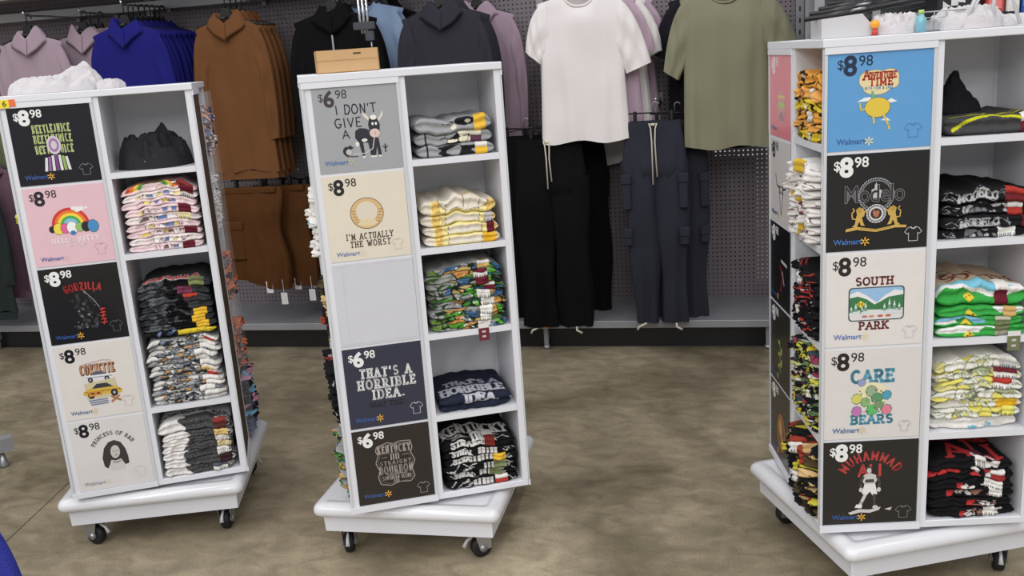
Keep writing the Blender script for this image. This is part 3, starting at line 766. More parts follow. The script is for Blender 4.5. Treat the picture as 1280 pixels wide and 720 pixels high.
def stack(t, face, row, n, heights, style, noun, grp, w=.25, d=.262, y0=-.292, vis=.05, seed=1, x=.141, stk=None, wob=.006, cat='shirt', out=0.0, top_vis=None, jitter=.006, zb=None, lobes=2, where='', dome=.5, droop=.0):
    """pile of folded shirts in one cubby; index 0 is the bottom one"""
    ORD = ['bottom', 'second from the bottom', 'third from the bottom', 'fourth from the bottom', 'fifth from the bottom', 'sixth from the bottom', 'seventh from the bottom', 'eighth from the bottom', 'ninth from the bottom', 'tenth from the bottom', 'eleventh from the bottom', 'twelfth from the bottom']
    us = np.linspace(0, 1, 400); acc = np.zeros(400)
    rs = random.Random(seed)
    for i in range(n):
        th = heights[i] if isinstance(heights, (list, tuple)) else heights * rs.uniform(.88, 1.12)
        ac = acc.copy()
        pat = style[i] if isinstance(style, (list, tuple)) else style
        v = (top_vis or .12) if i == n - 1 else vis
        ww = w * rs.uniform(.95, 1.0)
        o, G, S, tv = shirt('folded_shirt', ww, d * rs.uniform(.93, 1), lambda u: np.interp(u, us, ac), th, seed * 31 + i, pat, vis=v, wob=wob, lobes=lobes if th > .02 else 1, droop=droop * i / n)
        acc = acc + np.interp(us, np.linspace(0, 1, len(tv)), tv) * (1 - .08 * np.abs(2 * us - 1) ** 3) + .0004
        dx = min(rs.uniform(-jitter, jitter), .268 / 2 - ww / 2 - .001)
        place(o, t, face, x + dx, y0 + rs.uniform(-jitter, jitter) - out * (1 if not callable(out) else 0), (ROWF[row] if zb is None else zb) + .0008, rs.uniform(-.015, .015))
        pos = 'topmost' if i == n - 1 else ORD[i]
        tag(o, '%s, %s of its pile%s' % (noun, pos if n > 1 else 'only one', where), cat, grp)
        if stk:
            a = stk[i % len(stk)]
            if a is not None:
                u0 = a[0] + rs.uniform(-.03, .03)
                sticker(o, G, S, u0, u0 + a[1], -.55 * th * 1.5, a[4] if len(a) > 4 and i == n - 1 else .55 * th * 1.5, a[2], a[3])
        del o['_w']
    return acc

# printed designs --------------------------------------------------------------
def p_pink(top=False):
    def f(X, S, sd):
        c = Canvas(X, S, (236, 212, 216), sd, .25)
        if sd % 3 == 1: c.C[:] = (238, 228, 226)
        c.cells(.05, .19, -.006, .007, [(236, 220, 130), (243, 238, 238), (110, 132, 186), (236, 212, 216), (236, 212, 216), (236, 212, 216), (218, 196, 110), (243, 238, 238)], 13, (120, 100, 100), .0008)
        if top:
            for k, col in enumerate([(206, 74, 60), (232, 130, 70), (236, 206, 90), (90, 160, 80), (236, 212, 216)]):
                d = np.hypot((X - .105) / 1.5, (S + .004)); c.m((d < .060 - k * .009) & (S > -.004), col)
            c.blobs(.16, .19, .01, .03, [(40, 36, 40), (245, 245, 245)], 4, (.005, .008))
        return c.C
    return f
def p_mono(top=False):
    def f(X, S, sd):
        c = Canvas(X, S, (58, 60, 64), sd, .25)
        c.cells(.0, .12, -.03, .02, [(58, 60, 64), (92, 95, 100), (74, 78, 84), (40, 42, 46)], 10)
        c.cells(.09, .17, -.03, .05, [(20, 20, 22), (26, 26, 28), (70, 72, 78)], 14)
        c.strokes(.02, .2, -.02, .05, (150, 152, 156), 7, .0009, .025); c.blobs(.1, .17, -.01, .02, [(14, 14, 16)], 5, (.005, .014))
        if top:
            c.blobs(.12, .17, .0, .05, [(14, 14, 16)], 6, (.01, .018))
            c.text('GODZILLA', .115, .022, .026, (186, 66, 66), t=.34, w=1.05, slab=.08, edge=(206, 198, 198), hs=1.7)
        return c.C
    return f
def p_race():
    def f(X, S, sd):
        b = [(212, 210, 206), (150, 152, 156), (222, 220, 216)][sd % 3]
        c = Canvas(X, S, b, sd, .25)
        c.cells(.03, .21, -.014, .016, [(190, 192, 194), (222, 220, 216), (56, 56, 60), (140, 146, 154), (206, 156, 90), (166, 168, 172), (120, 130, 144), (226, 224, 220), (190, 190, 190), (150, 152, 156)], 30, (50, 50, 54), .0007, 1.8)
        c.strokes(.02, .22, -.01, .01, (60, 60, 64), 5, .0008, .03)
        return c.C
    return f
def p_yel(X, S, sd):
    c = Canvas(X, S, (34, 34, 38), sd, .25); c.cells(.02, .12, -.02, .02, [(70, 90, 120), (40, 44, 56), (110, 130, 160), (20, 20, 24)], 16, (16, 16, 18), .001)
    c.m((X > .12) & (np.abs(S) < .012), (222, 196, 60)); c.strokes(.12, .24, -.01, .01, (40, 36, 20), 5, .001, .03); return c.C
def p_hair(top=False):
    def f(X, S, sd):
        c = Canvas(X, S, (226, 223, 222), sd, .25)
        e = .085 + .012 * np.sin(S * 90 + sd)
        r = c.r.rand(*X.shape); dark = (X > e) & (X < .205 + .008 * np.sin(S * 120))
        g = 52 + 46 * r; c.C[dark] = np.stack([g, g, g + 1], -1)[dark]
        c.m((X > .205) & (c.r.rand(*X.shape) > .3), (70, 66, 70)); c.blobs(.2, .245, -.01, .02, [(150, 60, 56), (40, 38, 40), (216, 210, 206)], 4, (.003, .006))
        if top:
            c.m(S > .075, (216, 214, 216)); c.text('PRINCESS OF R&B', .12, .10, .022, (60, 56, 60), t=.24, w=.8, arcr=.20)
        return c.C
    return f
def p_donk(top=False):
    def f(X, S, sd):
        c = Canvas(X, S, (158, 160, 164), sd, .25); DKK = (34, 34, 38)
        if top:
            c.m((np.hypot((X - .155) / 1.8, S - .012) < .018), DKK); c.m(np.hypot((X - .165) / 1.5, S - .008) < .006, (232, 226, 204)); c.m(np.hypot((X - .12), S + .004) < .009, (232, 226, 204))
            c.m(np.hypot(X - .208, S - .042) < .008, (232, 226, 204)); c.strokes(.04, .12, .01, .05, DKK, 6, .0014, .03); c.m((X > .18) & (X < .2) & (S > .035) & (S < .042), DKK); c.strokes(.17, .24, .03, .05, DKK, 3, .0016, .02)
        else:
            c.cells(.07, .20, -.02, .02, [DKK, DKK, (158, 160, 164), (158, 160, 164), (232, 226, 204)], 10, DKK, .0008, 1.6); c.m((X > .03) & (X < .036), DKK)
        return c.C
    return f
def p_cream(top=False):
    def f(X, S, sd):
        c = Canvas(X, S, (224, 216, 202), sd, .25); Y1 = (228, 196, 116); Y2 = (236, 224, 160); L = (122, 92, 62)
        c.m((X > .03) & (X < .235) & (S < .03), Y2); c.m((X > .035) & (X < .06) & (S < .03), Y1); c.m((X > .205) & (X < .235) & (S < .03), Y1)
        c.m((X > .078) & (X < .185) & (np.abs(S) < .011), (224, 216, 202))
        if top:
            d = np.hypot((X - .135) / 1.9, S - .022); c.m(d < .042, L); c.m(d < .0405, (226, 218, 204)); c.m((np.abs(X - .135) < .001) & (S > -.01) & (S < .065), L)
            c.m((X > .14) & (X < .20) & (S > .062 - (X - .14) * .2) & (S < .082), Y1); c.strokes(.15, .2, .062, .08, L, 5, .001, .016); c.strokes(.03, .07, .03, .06, (150, 140, 130), 5, .0008, .02)
        c.strokes(.04, .07, -.012, .02, L, 4, .0008, .016); c.strokes(.2, .23, -.012, .02, L, 4, .0008, .016)
        for x in (.078, .185): c.m((np.abs(X - x - .15 * S) < .001) & (S < .02), L)
        return c.C
    return f
def p_green(top=False):
    def f(X, S, sd):
        c = Canvas(X, S, (150, 152, 150), sd, .25)
        c.cells(.05, .19, -.016, .016, [(92, 168, 62), (78, 150, 56), (150, 152, 150), (150, 152, 150), (186, 160, 104), (150, 152, 150), (196, 138, 76), (66, 100, 140)], 9, (34, 46, 32), .0010, 2.6)
        c.cells(.0, .05, -.016, .016, [(110, 140, 70), (60, 90, 50), (150, 152, 150), (150, 152, 150)], 5, (36, 50, 34), .001, 1.5)
        c.cells(.2, .25, -.016, .016, [(96, 176, 60), (60, 104, 150), (74, 120, 60), (196, 150, 80)], 5, (26, 40, 26), .001, 1.5)
        c.blobs(.08, .17, -.003, .006, [(240, 240, 236)], 3, (.002, .003))
        if top: c.strokes(.02, .22, .05, .1, (110, 112, 112), 12, .002, .02); c.m((X > .16) & (X < .2) & (S > .035) & (S < .045), (196, 160, 90))
        return c.C
    return f
def p_navy(top=False):
    def f(X, S, sd):
        c = Canvas(X, S, (38, 42, 60), sd, .25)
        if top:
            c.text("THAT'S A", .125, .125, .026, (166, 170, 182), t=.32, w=1.1, hs=1.3); c.text('HORRIBLE', .12, .048, .030, (192, 194, 204), t=.34, w=1.05, hs=1.9); c.text('IDEA.', .14, -.014, .030, (192, 194, 204), t=.32, w=1.1, hs=1.2)
            d = np.hypot((X - .125) / 1.5, S - .27); c.m((d < .046) & (d > .034), (28, 30, 44))
        return c.C
    return f
def p_bourb(k=0):
    def f(X, S, sd):
        c = Canvas(X, S, (20, 20, 22), sd, .25); WW = (216, 214, 212)
        if k == 9:
            c.text('KENTUCKY', .125, .085, .034, WW, t=.28, w=.86, arcr=.5, hs=2.1)
            c.m((np.abs(X - .135) < .03) & (S > .015) & (S < .075), WW)
            for q in range(4): c.m((np.abs(X - .115 - q * .013) < .0018) & (S > .015) & (S < .058), (20, 20, 22))
            c.strokes(.04, .1, .03, .06, WW, 7, .0013, .035); c.strokes(.17, .22, .02, .07, WW, 7, .0013, .03); c.text('STRAIGHT', .10, -.008, .02, WW, t=.32, w=1.0)
        else:
            x0 = .10 + .02 * (sd % 3)
            for q in range(5): c.m((np.abs(X - x0 - q * .014) < .0048) & (np.abs(S) < .012), WW)
            c.strokes(.02, .1, -.012, .012, WW, 7, .0014, .03); c.strokes(.19, .24, -.01, .012, WW, 4, .0012, .02)
            if k % 2: c.text('STRAI', .06, -.007, .016, WW, t=.32, w=1.0)
        return c.C
    return f
def p_yelchar(X, S, sd):
    c = Canvas(X, S, (72, 72, 74), sd, .25); YY = (206, 206, 40)
    v = S - (-.012 + .045 * (1 - ((X - .13) / .11) ** 2)); c.m((np.abs(v) < .006) & (X > .02) & (X < .21), YY)
    c.m((np.abs(S - .062 - .1 * (X - .1)) < .004) & (X > .02) & (X < .12), YY); c.m((np.abs(S - .075) < .004) & (X > .12), YY); c.strokes(.02, .25, .055, .10, YY, 7, .002, .03)
    return c.C
def p_bw(top=False):
    def f(X, S, sd):
        c = Canvas(X, S, (28, 28, 32), sd, .25); G2 = (186, 188, 190)
        c.strokes(.01, .2, -.014, .016, (150, 152, 156), 22, .0011, .022)
        if sd % 2: c.text('MODELO', .10, -.010, .02, G2, t=.24, w=.95)
        else: c.cells(.04, .2, -.011, .012, [(28, 28, 32), (28, 28, 32), (120, 122, 126), (190, 190, 192)], 22, (28, 28, 32), .001)
        if top: c.m(S > .03, (22, 22, 25))
        return c.C
    return f
def p_hill(top=False):
    def f(X, S, sd):
        c = Canvas(X, S, (60, 164, 74), sd, .25)
        if top:
            c.C[:] = (200, 180, 156)
            lim = .052; c.m(S < lim + .004, (110, 160, 104)); c.m(S < lim, (126, 196, 222))
            c.m((S < .028 + .02 * np.sin(X * 26 + 1.2)) , (236, 234, 234)); c.m(S < .012 + .02 * np.sin(X * 22 + 1.4), (60, 164, 74)); c.m((S < lim) & (S > .035) & (X > .17) & (S < .04 + (X - .17) * .3), (236, 234, 234))
            c.text('SOUTH', .13, .075, .034, (122, 62, 50), t=.26, w=1.25, slab=.16, hs=1.5)
            c.m(np.abs(np.hypot((X - .05) / 1.6, S - .15) - .018) < .002, (70, 64, 60)); c.strokes(.02, .09, .13, .165, (70, 64, 60), 6, .0015, .02)
        else:
            c.cells(.0, .25, -.004, .02, [(60, 164, 74), (60, 164, 74), (126, 180, 214), (50, 140, 66), (236, 234, 234)], 7, None, .001, 2.5)
        c.m(np.abs(X - .085) + np.abs(S + .01) < .016, (234, 204, 70)); c.blobs(.075, .095, -.016, -.004, [(40, 36, 30)], 2, (.0015, .002))
        return c.C
    return f
def p_flower(X, S, sd):
    c = Canvas(X, S, (228, 226, 218), sd, .25)
    c.cells(.0, .23, -.03, .035, [(228, 226, 218), (228, 226, 218), (222, 212, 110), (228, 226, 218), (176, 184, 150), (214, 208, 140)], 16, (110, 116, 96), .0007, 1.4)
    for k in range(2):
        cx, cs = c.r.uniform(.07, .15), c.r.uniform(-.008, .012)
        for q in range(6): c.m(np.hypot((X - cx - .011 * math.cos(q)), S - cs - .011 * math.sin(q)) < .006, (130, 140, 104)); c.m(np.hypot((X - cx - .011 * math.cos(q)), S - cs - .011 * math.sin(q)) < .0048, (216, 218, 200))
        c.m(np.hypot(X - cx, S - cs) < .005, (222, 212, 110))
    return c.C
def p_plainw(X, S, sd):
    c = Canvas(X, S, (230, 228, 224), sd, .25); c.blobs(.08, .22, -.016, -.004, [(110, 180, 204), (210, 208, 200)], 5, (.003, .006), None, 2.5); return c.C
def p_box(k=0):
    def f(X, S, sd):
        c = Canvas(X, S, (22, 21, 24), sd, .25); RR = (186, 54, 56); WW = (222, 216, 214)
        if k == 9:
            c.text('MUHAMMAD', .13, .15, .03, RR, t=.3, w=.85, hs=1.6); c.text('ALI', .14, .03, .05, RR, t=.28, w=1.5, hs=1.9)
            c.blobs(.12, .19, -.005, .04, [WW, WW, (30, 30, 32)], 9, (.004, .011))
        elif k == 1:
            c.text('MU', .05, .012, .05, RR, t=.26, w=.9); c.cells(.13, .20, -.01, .02, [WW, RR, (22, 21, 24), WW], 9, (22, 21, 24), .001)
        else:
            x0 = .05 + .03 * (sd % 3)
            c.m((X > x0) & (X < x0 + .02) & (np.abs(S) < .009), RR); c.cells(x0 + .02, .2, -.010, .010, [WW, (22, 21, 24), WW, (150, 110, 100), (22, 21, 24)], 12, (22, 21, 24), .001, 1.6)
        return c.C
    return f
def p_tiger(X, S, sd):
    c = Canvas(X, S, [(226, 160, 70), (222, 196, 60), (228, 168, 90)][sd % 3], sd, .25); c.strokes(.02, .24, -.03, .04, (34, 28, 24), 12, .0036, .05); c.blobs(.05, .2, -.01, .02, [(150, 50, 60), (230, 220, 200), (30, 26, 24)], 3, (.004, .008)); return c.C
def p_whitep(X, S, sd):
    c = Canvas(X, S, (226, 222, 220), sd, .25); c.strokes(.02, .24, -.03, .04, (96, 70, 74), 9, .0022, .035); c.blobs(.05, .22, -.01, .03, [(206, 172, 60), (110, 60, 64)], 2, (.004, .010)); return c.C
def p_redb(X, S, sd):
    c = Canvas(X, S, (26, 25, 28), sd, .25); c.strokes(.05, .2, -.03, .04, (190, 66, 60), 9, .0022, .03); c.strokes(.02, .24, -.03, .04, (206, 204, 206), 4, .0012, .06); return c.C
def p_multi(X, S, sd):
    c = Canvas(X, S, (30, 32, 34), sd, .25); c.cells(0, .25, -.05, .06, [(206, 204, 80), (60, 76, 84), (30, 32, 34), (190, 196, 130), (214, 190, 60), (96, 120, 84), (30, 32, 34), (150, 60, 90), (216, 214, 200)], 60, (24, 24, 26), .0014); return c.C
def p_flame(X, S, sd):
    c = Canvas(X, S, [(60, 52, 40), (28, 27, 30), (208, 176, 120)][sd % 3], sd, .25); c.cells(.0, .25, -.05, .06, [(28, 27, 30), (206, 196, 66), (160, 66, 50), (208, 176, 124), (28, 27, 30), (84, 70, 48), (28, 27, 30), (60, 52, 40)], 20, (30, 24, 20), .0018); return c.C
def p_comic(X, S, sd):
    c = Canvas(X, S, (200, 190, 186), sd, .25); c.cells(0, .25, -.05, .06, [(222, 170, 140), (60, 60, 80), (226, 220, 216), (110, 110, 150), (190, 140, 130), (36, 34, 40)], 40, (40, 36, 44), .0012); return c.C
def p_orange(X, S, sd):
    c = Canvas(X, S, [(216, 122, 84), (110, 108, 112)][sd % 2], sd, .25); c.cells(.0, .25, -.05, .05, [(216, 122, 84), (214, 116, 80), (40, 38, 42), (196, 110, 90), (120, 116, 118)], 16, (40, 38, 42), .0012); return c.C
def p_blueb(X, S, sd):
    c = Canvas(X, S, (32, 32, 40), sd, .25); c.cells(.0, .25, -.05, .05, [(120, 186, 220), (32, 32, 40), (216, 150, 180), (32, 32, 40), (90, 100, 140)], 16, (26, 26, 32), .0016); return c.C

BUR = (104, 34, 48); YEL = (232, 186, 60); WHT = (232, 230, 226); OLV = (112, 120, 84); RED = (176, 60, 52)
# left tower
gl = 'folded shirts on the tower with the green-lettered sign'
w1 = ' beside the pink rainbow sign'
stack('L', 0, 1, 9, .0242, [p_pink()] * 8 + [p_pink(True)], 'folded pale pink rainbow-print shirt', 'pale pink shirts', seed=3, stk=[(.76, .16, BUR, None), None, (.76, .17, BUR, (90, 30, 44)), None, (.7, .18, (236, 226, 180), None), (.74, .16, BUR, None), None, (.76, .16, BUR, WHT), (.76, .18, (150, 60, 60), BUR)], wob=.012, droop=.0)
stack('L', 0, 3, 13, .0183, p_race(), 'folded grey-white car shirt', 'car-print shirts', seed=5, stk=[(.7, .2, WHT, None), (.72, .18, WHT, None), (.66, .2, WHT, None), (.72, .2, WHT, None), (.70, .22, (236, 234, 230), None), (.8, .14, WHT, RED), (.78, .16, WHT, (226, 190, 120))], wob=.010, d=.26, vis=.04, where='')
a0 = 13 * .0183 + ROWF[3]
acc = stack('L', 0, 3, 8, [.02, .022, .022, .024, .026, .026, .028, .030], [p_yel] + [p_mono()] * 6 + [p_mono(True)], 'folded smoky black shirt', 'black monster-print shirts', seed=6, stk=[None, (.74, .17, YEL, None), (.72, .18, YEL, None), (.72, .18, YEL, (236, 190, 50)), None, (.62, .18, (186, 70, 50), (60, 52, 56)), (.56, .2, (120, 60, 84), None), (.72, .2, OLV, (130, 140, 90))], zb=a0 + .012, wob=.012, where='')
stack('L', 0, 4, 7, [.030, .032, .032, .022, .022, .022, .044], [p_hair()] * 6 + [p_hair(True)], 'folded white and charcoal portrait-print shirt', 'white and charcoal shirts', seed=8, stk=[(.72, .2, (90, 94, 110), WHT), (.78, .16, (60, 40, 46), None), (.8, .16, WHT, None), (.76, .2, (222, 204, 160), None), (.76, .2, (226, 220, 214), None), (.76, .2, (222, 190, 120), None), (.76, .16, (150, 60, 56), (90, 50, 50))], out=.012, wob=.014, top_vis=.16, vis=.06)
# centre tower
stack('C', 0, 0, 3, [.036, .036, .046], [p_donk(), p_donk(), p_donk(True)], 'folded heather grey donkey-print shirt', 'grey donkey-print shirts', seed=11, stk=[(.74, .15, WHT, YEL), (.72, .14, (226, 220, 200), (90, 60, 80)), (.74, .15, YEL, (236, 190, 70), .055)], wob=.006, top_vis=.14)
stack('C', 0, 1, 4, [.03, .034, .034, .050], [p_cream()] * 3 + [p_cream(True)], 'folded cream shirt with yellow print', 'cream shirts', seed=12, stk=[(.78, .15, (228, 176, 50), None), (.82, .10, BUR, None), (.82, .1, (190, 190, 196), None), None], wob=.007, top_vis=.16, vis=.06)
stack('C', 0, 2, 9, .0238, [p_green()] * 8 + [p_green(True)], 'folded grey shirt with bright green print', 'grey and green shirts', seed=13, stk=[(.62, .16, WHT, None), (.66, .14, WHT, None), (.66, .15, WHT, None), (.64, .17, WHT, None), (.66, .15, WHT, None), (.70, .13, (226, 224, 220), BUR), (.66, .17, BUR, None), (.64, .18, BUR, WHT), (.64, .17, WHT, (226, 190, 110))], wob=.012, top_vis=.14)
stack('C', 0, 3, 2, [.024, .026], [p_navy(), p_navy(True)], 'folded navy slogan shirt', 'navy shirts', seed=14, stk=[None, None], wob=.008, top_vis=.255, d=.262, lobes=1)
stack('C', 0, 4, 6, [.028, .026, .028, .026, .026, .030], [p_bourb(0), p_bourb(1), p_bourb(2), p_bourb(3), p_bourb(3), p_bourb(9)], 'folded black whiskey-label shirt', 'black whiskey-label shirts', seed=15, stk=[(.70, .17, WHT, RED), (.6, .18, OLV, None), (.66, .18, OLV, (130, 140, 100)), (.66, .17, YEL, None), None, (.58, .14, WHT, (120, 44, 40), .10)], wob=.010, top_vis=.17)
# right tower
stack('R', 0, 0, 1, [.05], [p_yelchar], 'folded charcoal sweatshirt with yellow stripes', 'charcoal sweatshirt', seed=21, stk=[(.80, .15, WHT, BUR)], top_vis=.2, d=.262, vis=.1, cat='sweatshirt', x=.138, where=', under a knit cap')
stack('R', 0, 1, 4, [.026, .034, .036, .040], [p_bw()] * 3 + [p_bw(True)], 'folded black shirt with white line print', 'black beer-print shirts', seed=22, stk=[(.66, .2, WHT, None), (.86, .1, BUR, None), (.74, .16, WHT, RED), (.68, .2, RED, (110, 40, 44))], wob=.008, top_vis=.15)
stack('R', 0, 2, 4, [.03, .026, .028, .066], [p_hill()] * 3 + [p_hill(True)], 'folded beige and green mountain-print shirt', 'mountain-print shirts', seed=23, stk=[(.62, .16, OLV, (150, 150, 130)), (.66, .16, (190, 186, 170), OLV), (.72, .14, (206, 170, 110), None), (.62, .15, WHT, BUR, .07)], wob=.008, top_vis=.22, vis=.08)
stack('R', 0, 3, 7, [.036, .028, .026, .030, .030, .026, .036], [p_plainw, p_flower, p_flower, p_flower, p_flower, p_flower, p_flower], 'folded white shirt with flower print', 'white flower-print shirts', seed=24, stk=[None, (.76, .14, (226, 222, 110), None), (.7, .24, YEL, (232, 180, 40)), None, (.66, .2, RED, WHT), (.64, .24, (110, 40, 50), WHT), (.7, .18, WHT, (190, 190, 190))], wob=.012, top_vis=.12)
stack('R', 0, 4, 6, [.030, .028, .028, .028, .032, .034], [p_box(0), p_box(2), p_box(3), p_box(4), p_box(1), p_box(9)], 'folded black boxing shirt with red letters', 'black boxing shirts', seed=25, stk=[(.6, .14, WHT, None), None, (.66, .16, WHT, None), (.68, .2, WHT, None), (.74, .16, WHT, (150, 50, 50)), (.56, .12, (90, 40, 60), WHT, .06)], wob=.010, top_vis=.17)
# left-facing cubbies of the right tower (stand out a little from the face)
sp = ' in the side cubby of the clutter-topped tower'
stack('R', 3, 0, 6, [.026, .026, .03, .03, .03, .044], p_tiger, 'folded orange shirt with black stripes', 'orange striped shirts', seed=31, stk=[(.6, .1, WHT, None), None], wob=.014, out=.012, d=.27, top_vis=.16)
stack('R', 3, 1, 8, [.026] * 7 + [.034], p_whitep, 'folded white shirt with maroon line print', 'white maroon-print shirts', seed=32, stk=[None, (.5, .1, (206, 172, 60), None), None], wob=.024, out=.035, d=.27, top_vis=.14)
stack('R', 3, 2, 6, [.03, .032, .032, .034, .034, .036], p_redb, 'folded black shirt with red and white streaks', 'black red-streaked shirts', seed=33, stk=[None, (.2, .1, WHT, None), None], wob=.02, out=.02, d=.27, top_vis=.14)
stack('R', 3, 3, 10, .0235, p_multi, 'folded black shirt with busy yellow print', 'busy yellow-print shirts', seed=34, wob=.02, out=.020, d=.27, vis=.06)
stack('R', 3, 4, 7, [.032, .032, .034, .030, .030, .034, .036], p_flame, 'folded tan, black and flame-print shirt', 'flame-print shirts', seed=35, stk=[None, None, (.3, .3, WHT, None)], wob=.03, out=.034, d=.27, vis=.07)
# right-facing cubbies of the left tower: shirts poking out past the edge
stack('L', 1, 0, 7, [.022, .024, .024, .026, .026, .026, .03], p_comic, 'folded comic-print shirt poking out of the side', 'comic-print shirts', seed=41, wob=.02, out=.028, d=.26)
stack('L', 1, 1, 8, .024, p_whitep, 'folded white shirt poking out of the side', 'white side-cubby shirts', seed=42, wob=.016, out=.014, d=.26)
stack('L', 1, 2, 5, [.03, .034, .034, .036, .03], p_orange, 'folded orange and grey shirt poking out', 'orange and grey shirts', seed=43, wob=.02, out=.026, d=.26)
stack('L', 1, 3, 5, [.032, .034, .034, .036, .03], p_orange, 'folded rust and grey shirt lower on the side', 'rust and grey shirts', seed=44, wob=.02, out=.028, d=.26)
stack('L', 1, 4, 7, [.03, .032, .034, .034, .034, .034, .036], p_blueb, 'folded black and sky-blue shirt poking out', 'black and sky-blue shirts', seed=46, wob=.022, out=.038, d=.26)
# left-facing cubbies of the centre tower
stack('C', 3, 1, 8, .025, p_plainw, 'folded white shirt left of the cream sign', 'white shirts by the cream sign', seed=51, wob=.02, out=.020, d=.26)
stack('C', 3, 2, 7, .025, p_flame, 'folded brown-orange shirt left of the blank sign', 'brown-orange shirts', seed=52, wob=.02, out=.014, d=.26)
stack('C', 3, 3, 8, .025, p_redb, 'folded red-black shirt left of the navy sign', 'red and black shirts', seed=53, wob=.02, out=.024, d=.26)
stack('C', 3, 4, 7, .028, p_green(), 'folded green-print shirt left of the whiskey sign', 'green-print side shirts', seed=54, wob=.024, out=.022, d=.26)
# left-facing cubbies of the left tower
stack('L', 3, 1, 8, .026, p_flame, 'folded yellow-black shirt left of the rainbow sign', 'yellow and black shirts', seed=61, wob=.02, out=.016, d=.26)
stack('L', 3, 2, 7, .026, p_whitep, 'folded pale shirt left of the smoky black sign', 'pale side shirts', seed=62, wob=.02, out=.004, d=.26)

# ------------------------------------------------------------------ crumpled cloth
def crumple(name, sx, sy, h, seed, m, label, cat, ridges=5, colour=None, peak=None, rough=.35):
    n = 60; g = np.zeros((n, n, 3)); rn_ = random.Random(seed); off = Vector((seed * 3.1, seed * 1.7, 0))
    mb = MB(); V = []
    for i in range(n):
        row = []
        for j in range(n):
            a, b = i / (n - 1) * 2 - 1, j / (n - 1) * 2 - 1
            # square to disc
            x = a * math.sqrt(1 - b * b / 2); y = b * math.sqrt(1 - a * a / 2)
            r = min(1, math.hypot(x, y)); th = math.atan2(y, x)
            R = 1 + .13 * noise.noise(Vector((math.cos(th) * 1.3, math.sin(th) * 1.3, seed))) 
            q = Vector((x * 1.6, y * 1.6, seed * .37)) + off
            rid = 1 - abs(noise.noise(q * 1.6)) * 2; rid2 = 1 - abs(noise.noise(q * 4.2)) * 2
            dome = (1 - r ** 5) ** .5
            z = h * dome * (.45 + rough * rid + .16 * rid2)
            if peak:
                z += peak[2] * math.exp(-(((x - peak[0]) / peak[3]) ** 2 + ((y - peak[1]) / .45) ** 2))* dome
            row.append((x * R * sx / 2 + .006 * noise.noise(q * 5), y * R * sy / 2, max(0.0, z)))
        V.append(row)
    mb.grid(V, m); 
    flat = [[(p[0], p[1], 0.0005) for p in row] for row in V]
    border = [(0, j) for j in range(n)] + [(i, n - 1) for i in range(1, n)] + [(n - 1, j) for j in range(n - 2, -1, -1)] + [(i, 0) for i in range(n - 2, 0, -1)]
    mb.add([flat[i][j] for i, j in border], [tuple(range(len(border)))], m)
    o = mb.build(name); tag(o, label, cat)
    return o
o = crumple('crumpled_shirt', .25, .22, .10, 3, fabric('charcoal_cloth', (46, 46, 50), bump=.8), 'crumpled charcoal shirts', 'shirt', peak=(.30, .1, .03, .16), rough=.6)
tag(o, 'crumpled charcoal shirt lying alone above the pile of pink shirts')
place(o, 'L', 0, .138, -.165, ROWF[0] + .0008, .1)
pr = MB()
rn = random.Random(5)
for k in range(16):
    x, y = rn.uniform(-.03, .07), -.098 - rn.random() * .006; z = .012 + rn.random() * .03
    pr.tube([(x, y, z), (x + rn.uniform(-.01, .01), y - .003, z + rn.uniform(-.006, .01)), (x + rn.uniform(-.02, .02), y, z + rn.uniform(-.01, .014))], .0012, mat('pale_print', (190, 190, 194), rough=.8), 5)
pr.build('line_print', o)
o = crumple('knit_cap', .14, .11, .055, 7, fabric('black_knit', (34, 33, 38), bump=.9), 'black knit cap heaped on the charcoal sweatshirt with yellow stripes', 'cap', peak=(0, 0, .075, .45), rough=.15)
place(o, 'R', 0, .105, -.13, ROWF[0] + .0515)
WF = fabric('white_jersey', (200, 196, 199), bump=.5, na=.03)
o = crumple('crumpled_shirt', .30, .20, .05, 12, WF, 'crumpled white shirt lying on top of the left tower', 'shirt', peak=(.6, .0, .055, .3), rough=.55)
tag(o, 'crumpled white shirt lying on top of the tower, above the green-lettered sign'); place(o, 'L', 0, -.135, -.165, ZT + .0008, .08)
o = crumple('white_cloth', .09, .08, .035, 15, WF, 'small bunched white cloth beside the crumpled white shirt on the tower', 'cloth'); place(o, 'L', 0, .035, -.19, ZT + .0008, .3)
lb = MB(); lb.box(0, .028, -.0015, 0, 0, .026, mat('label_yellow', (240, 216, 50), rough=.5)); lb.box(.028, .046, -.0015, 0, .004, .026, mat('label_orange', (236, 110, 60), rough=.5))
V, F = font_mesh('6', .01); lb.add([(x * .026 + .008, -.0018, y * .026 + .005) for x, y in V], F, mat('label_ink', (60, 50, 20)))
o = lb.build('shelf_label'); tag(o, 'small yellow and orange label above the green-lettered black sign', 'label'); place(o, 'L', 0, -.285, -HW - .0085, 1.585)

for t_, x_, z_, c_, lb_ in (('C', .185, .775, BUR, 'burgundy paper tag hanging over the shelf edge below the green-print shirts'), ('R', .225, .775, OLV, 'olive paper tag hanging over the shelf edge below the green mountain shirts')):
    q = MB(); q.box(-.017, .017, -.0012, 0, -.022, .020, mat('tag_%d' % c_[0], c_, rough=.5)); q.box(-.017, .017, -.0014, 0, .020, .034, mat('tag_top', (226, 224, 222), rough=.5))
    for dz in (-.008, .008): q.box(-.006, .006, -.0018, -.0012, dz - .003, dz + .003, mat('tag_mark', (206, 190, 196), rough=.5))
    o = q.build('hang_tag'); tag(o, lb_, 'tag'); place(o, t_, 0, x_, -HW - .004, z_, .0)
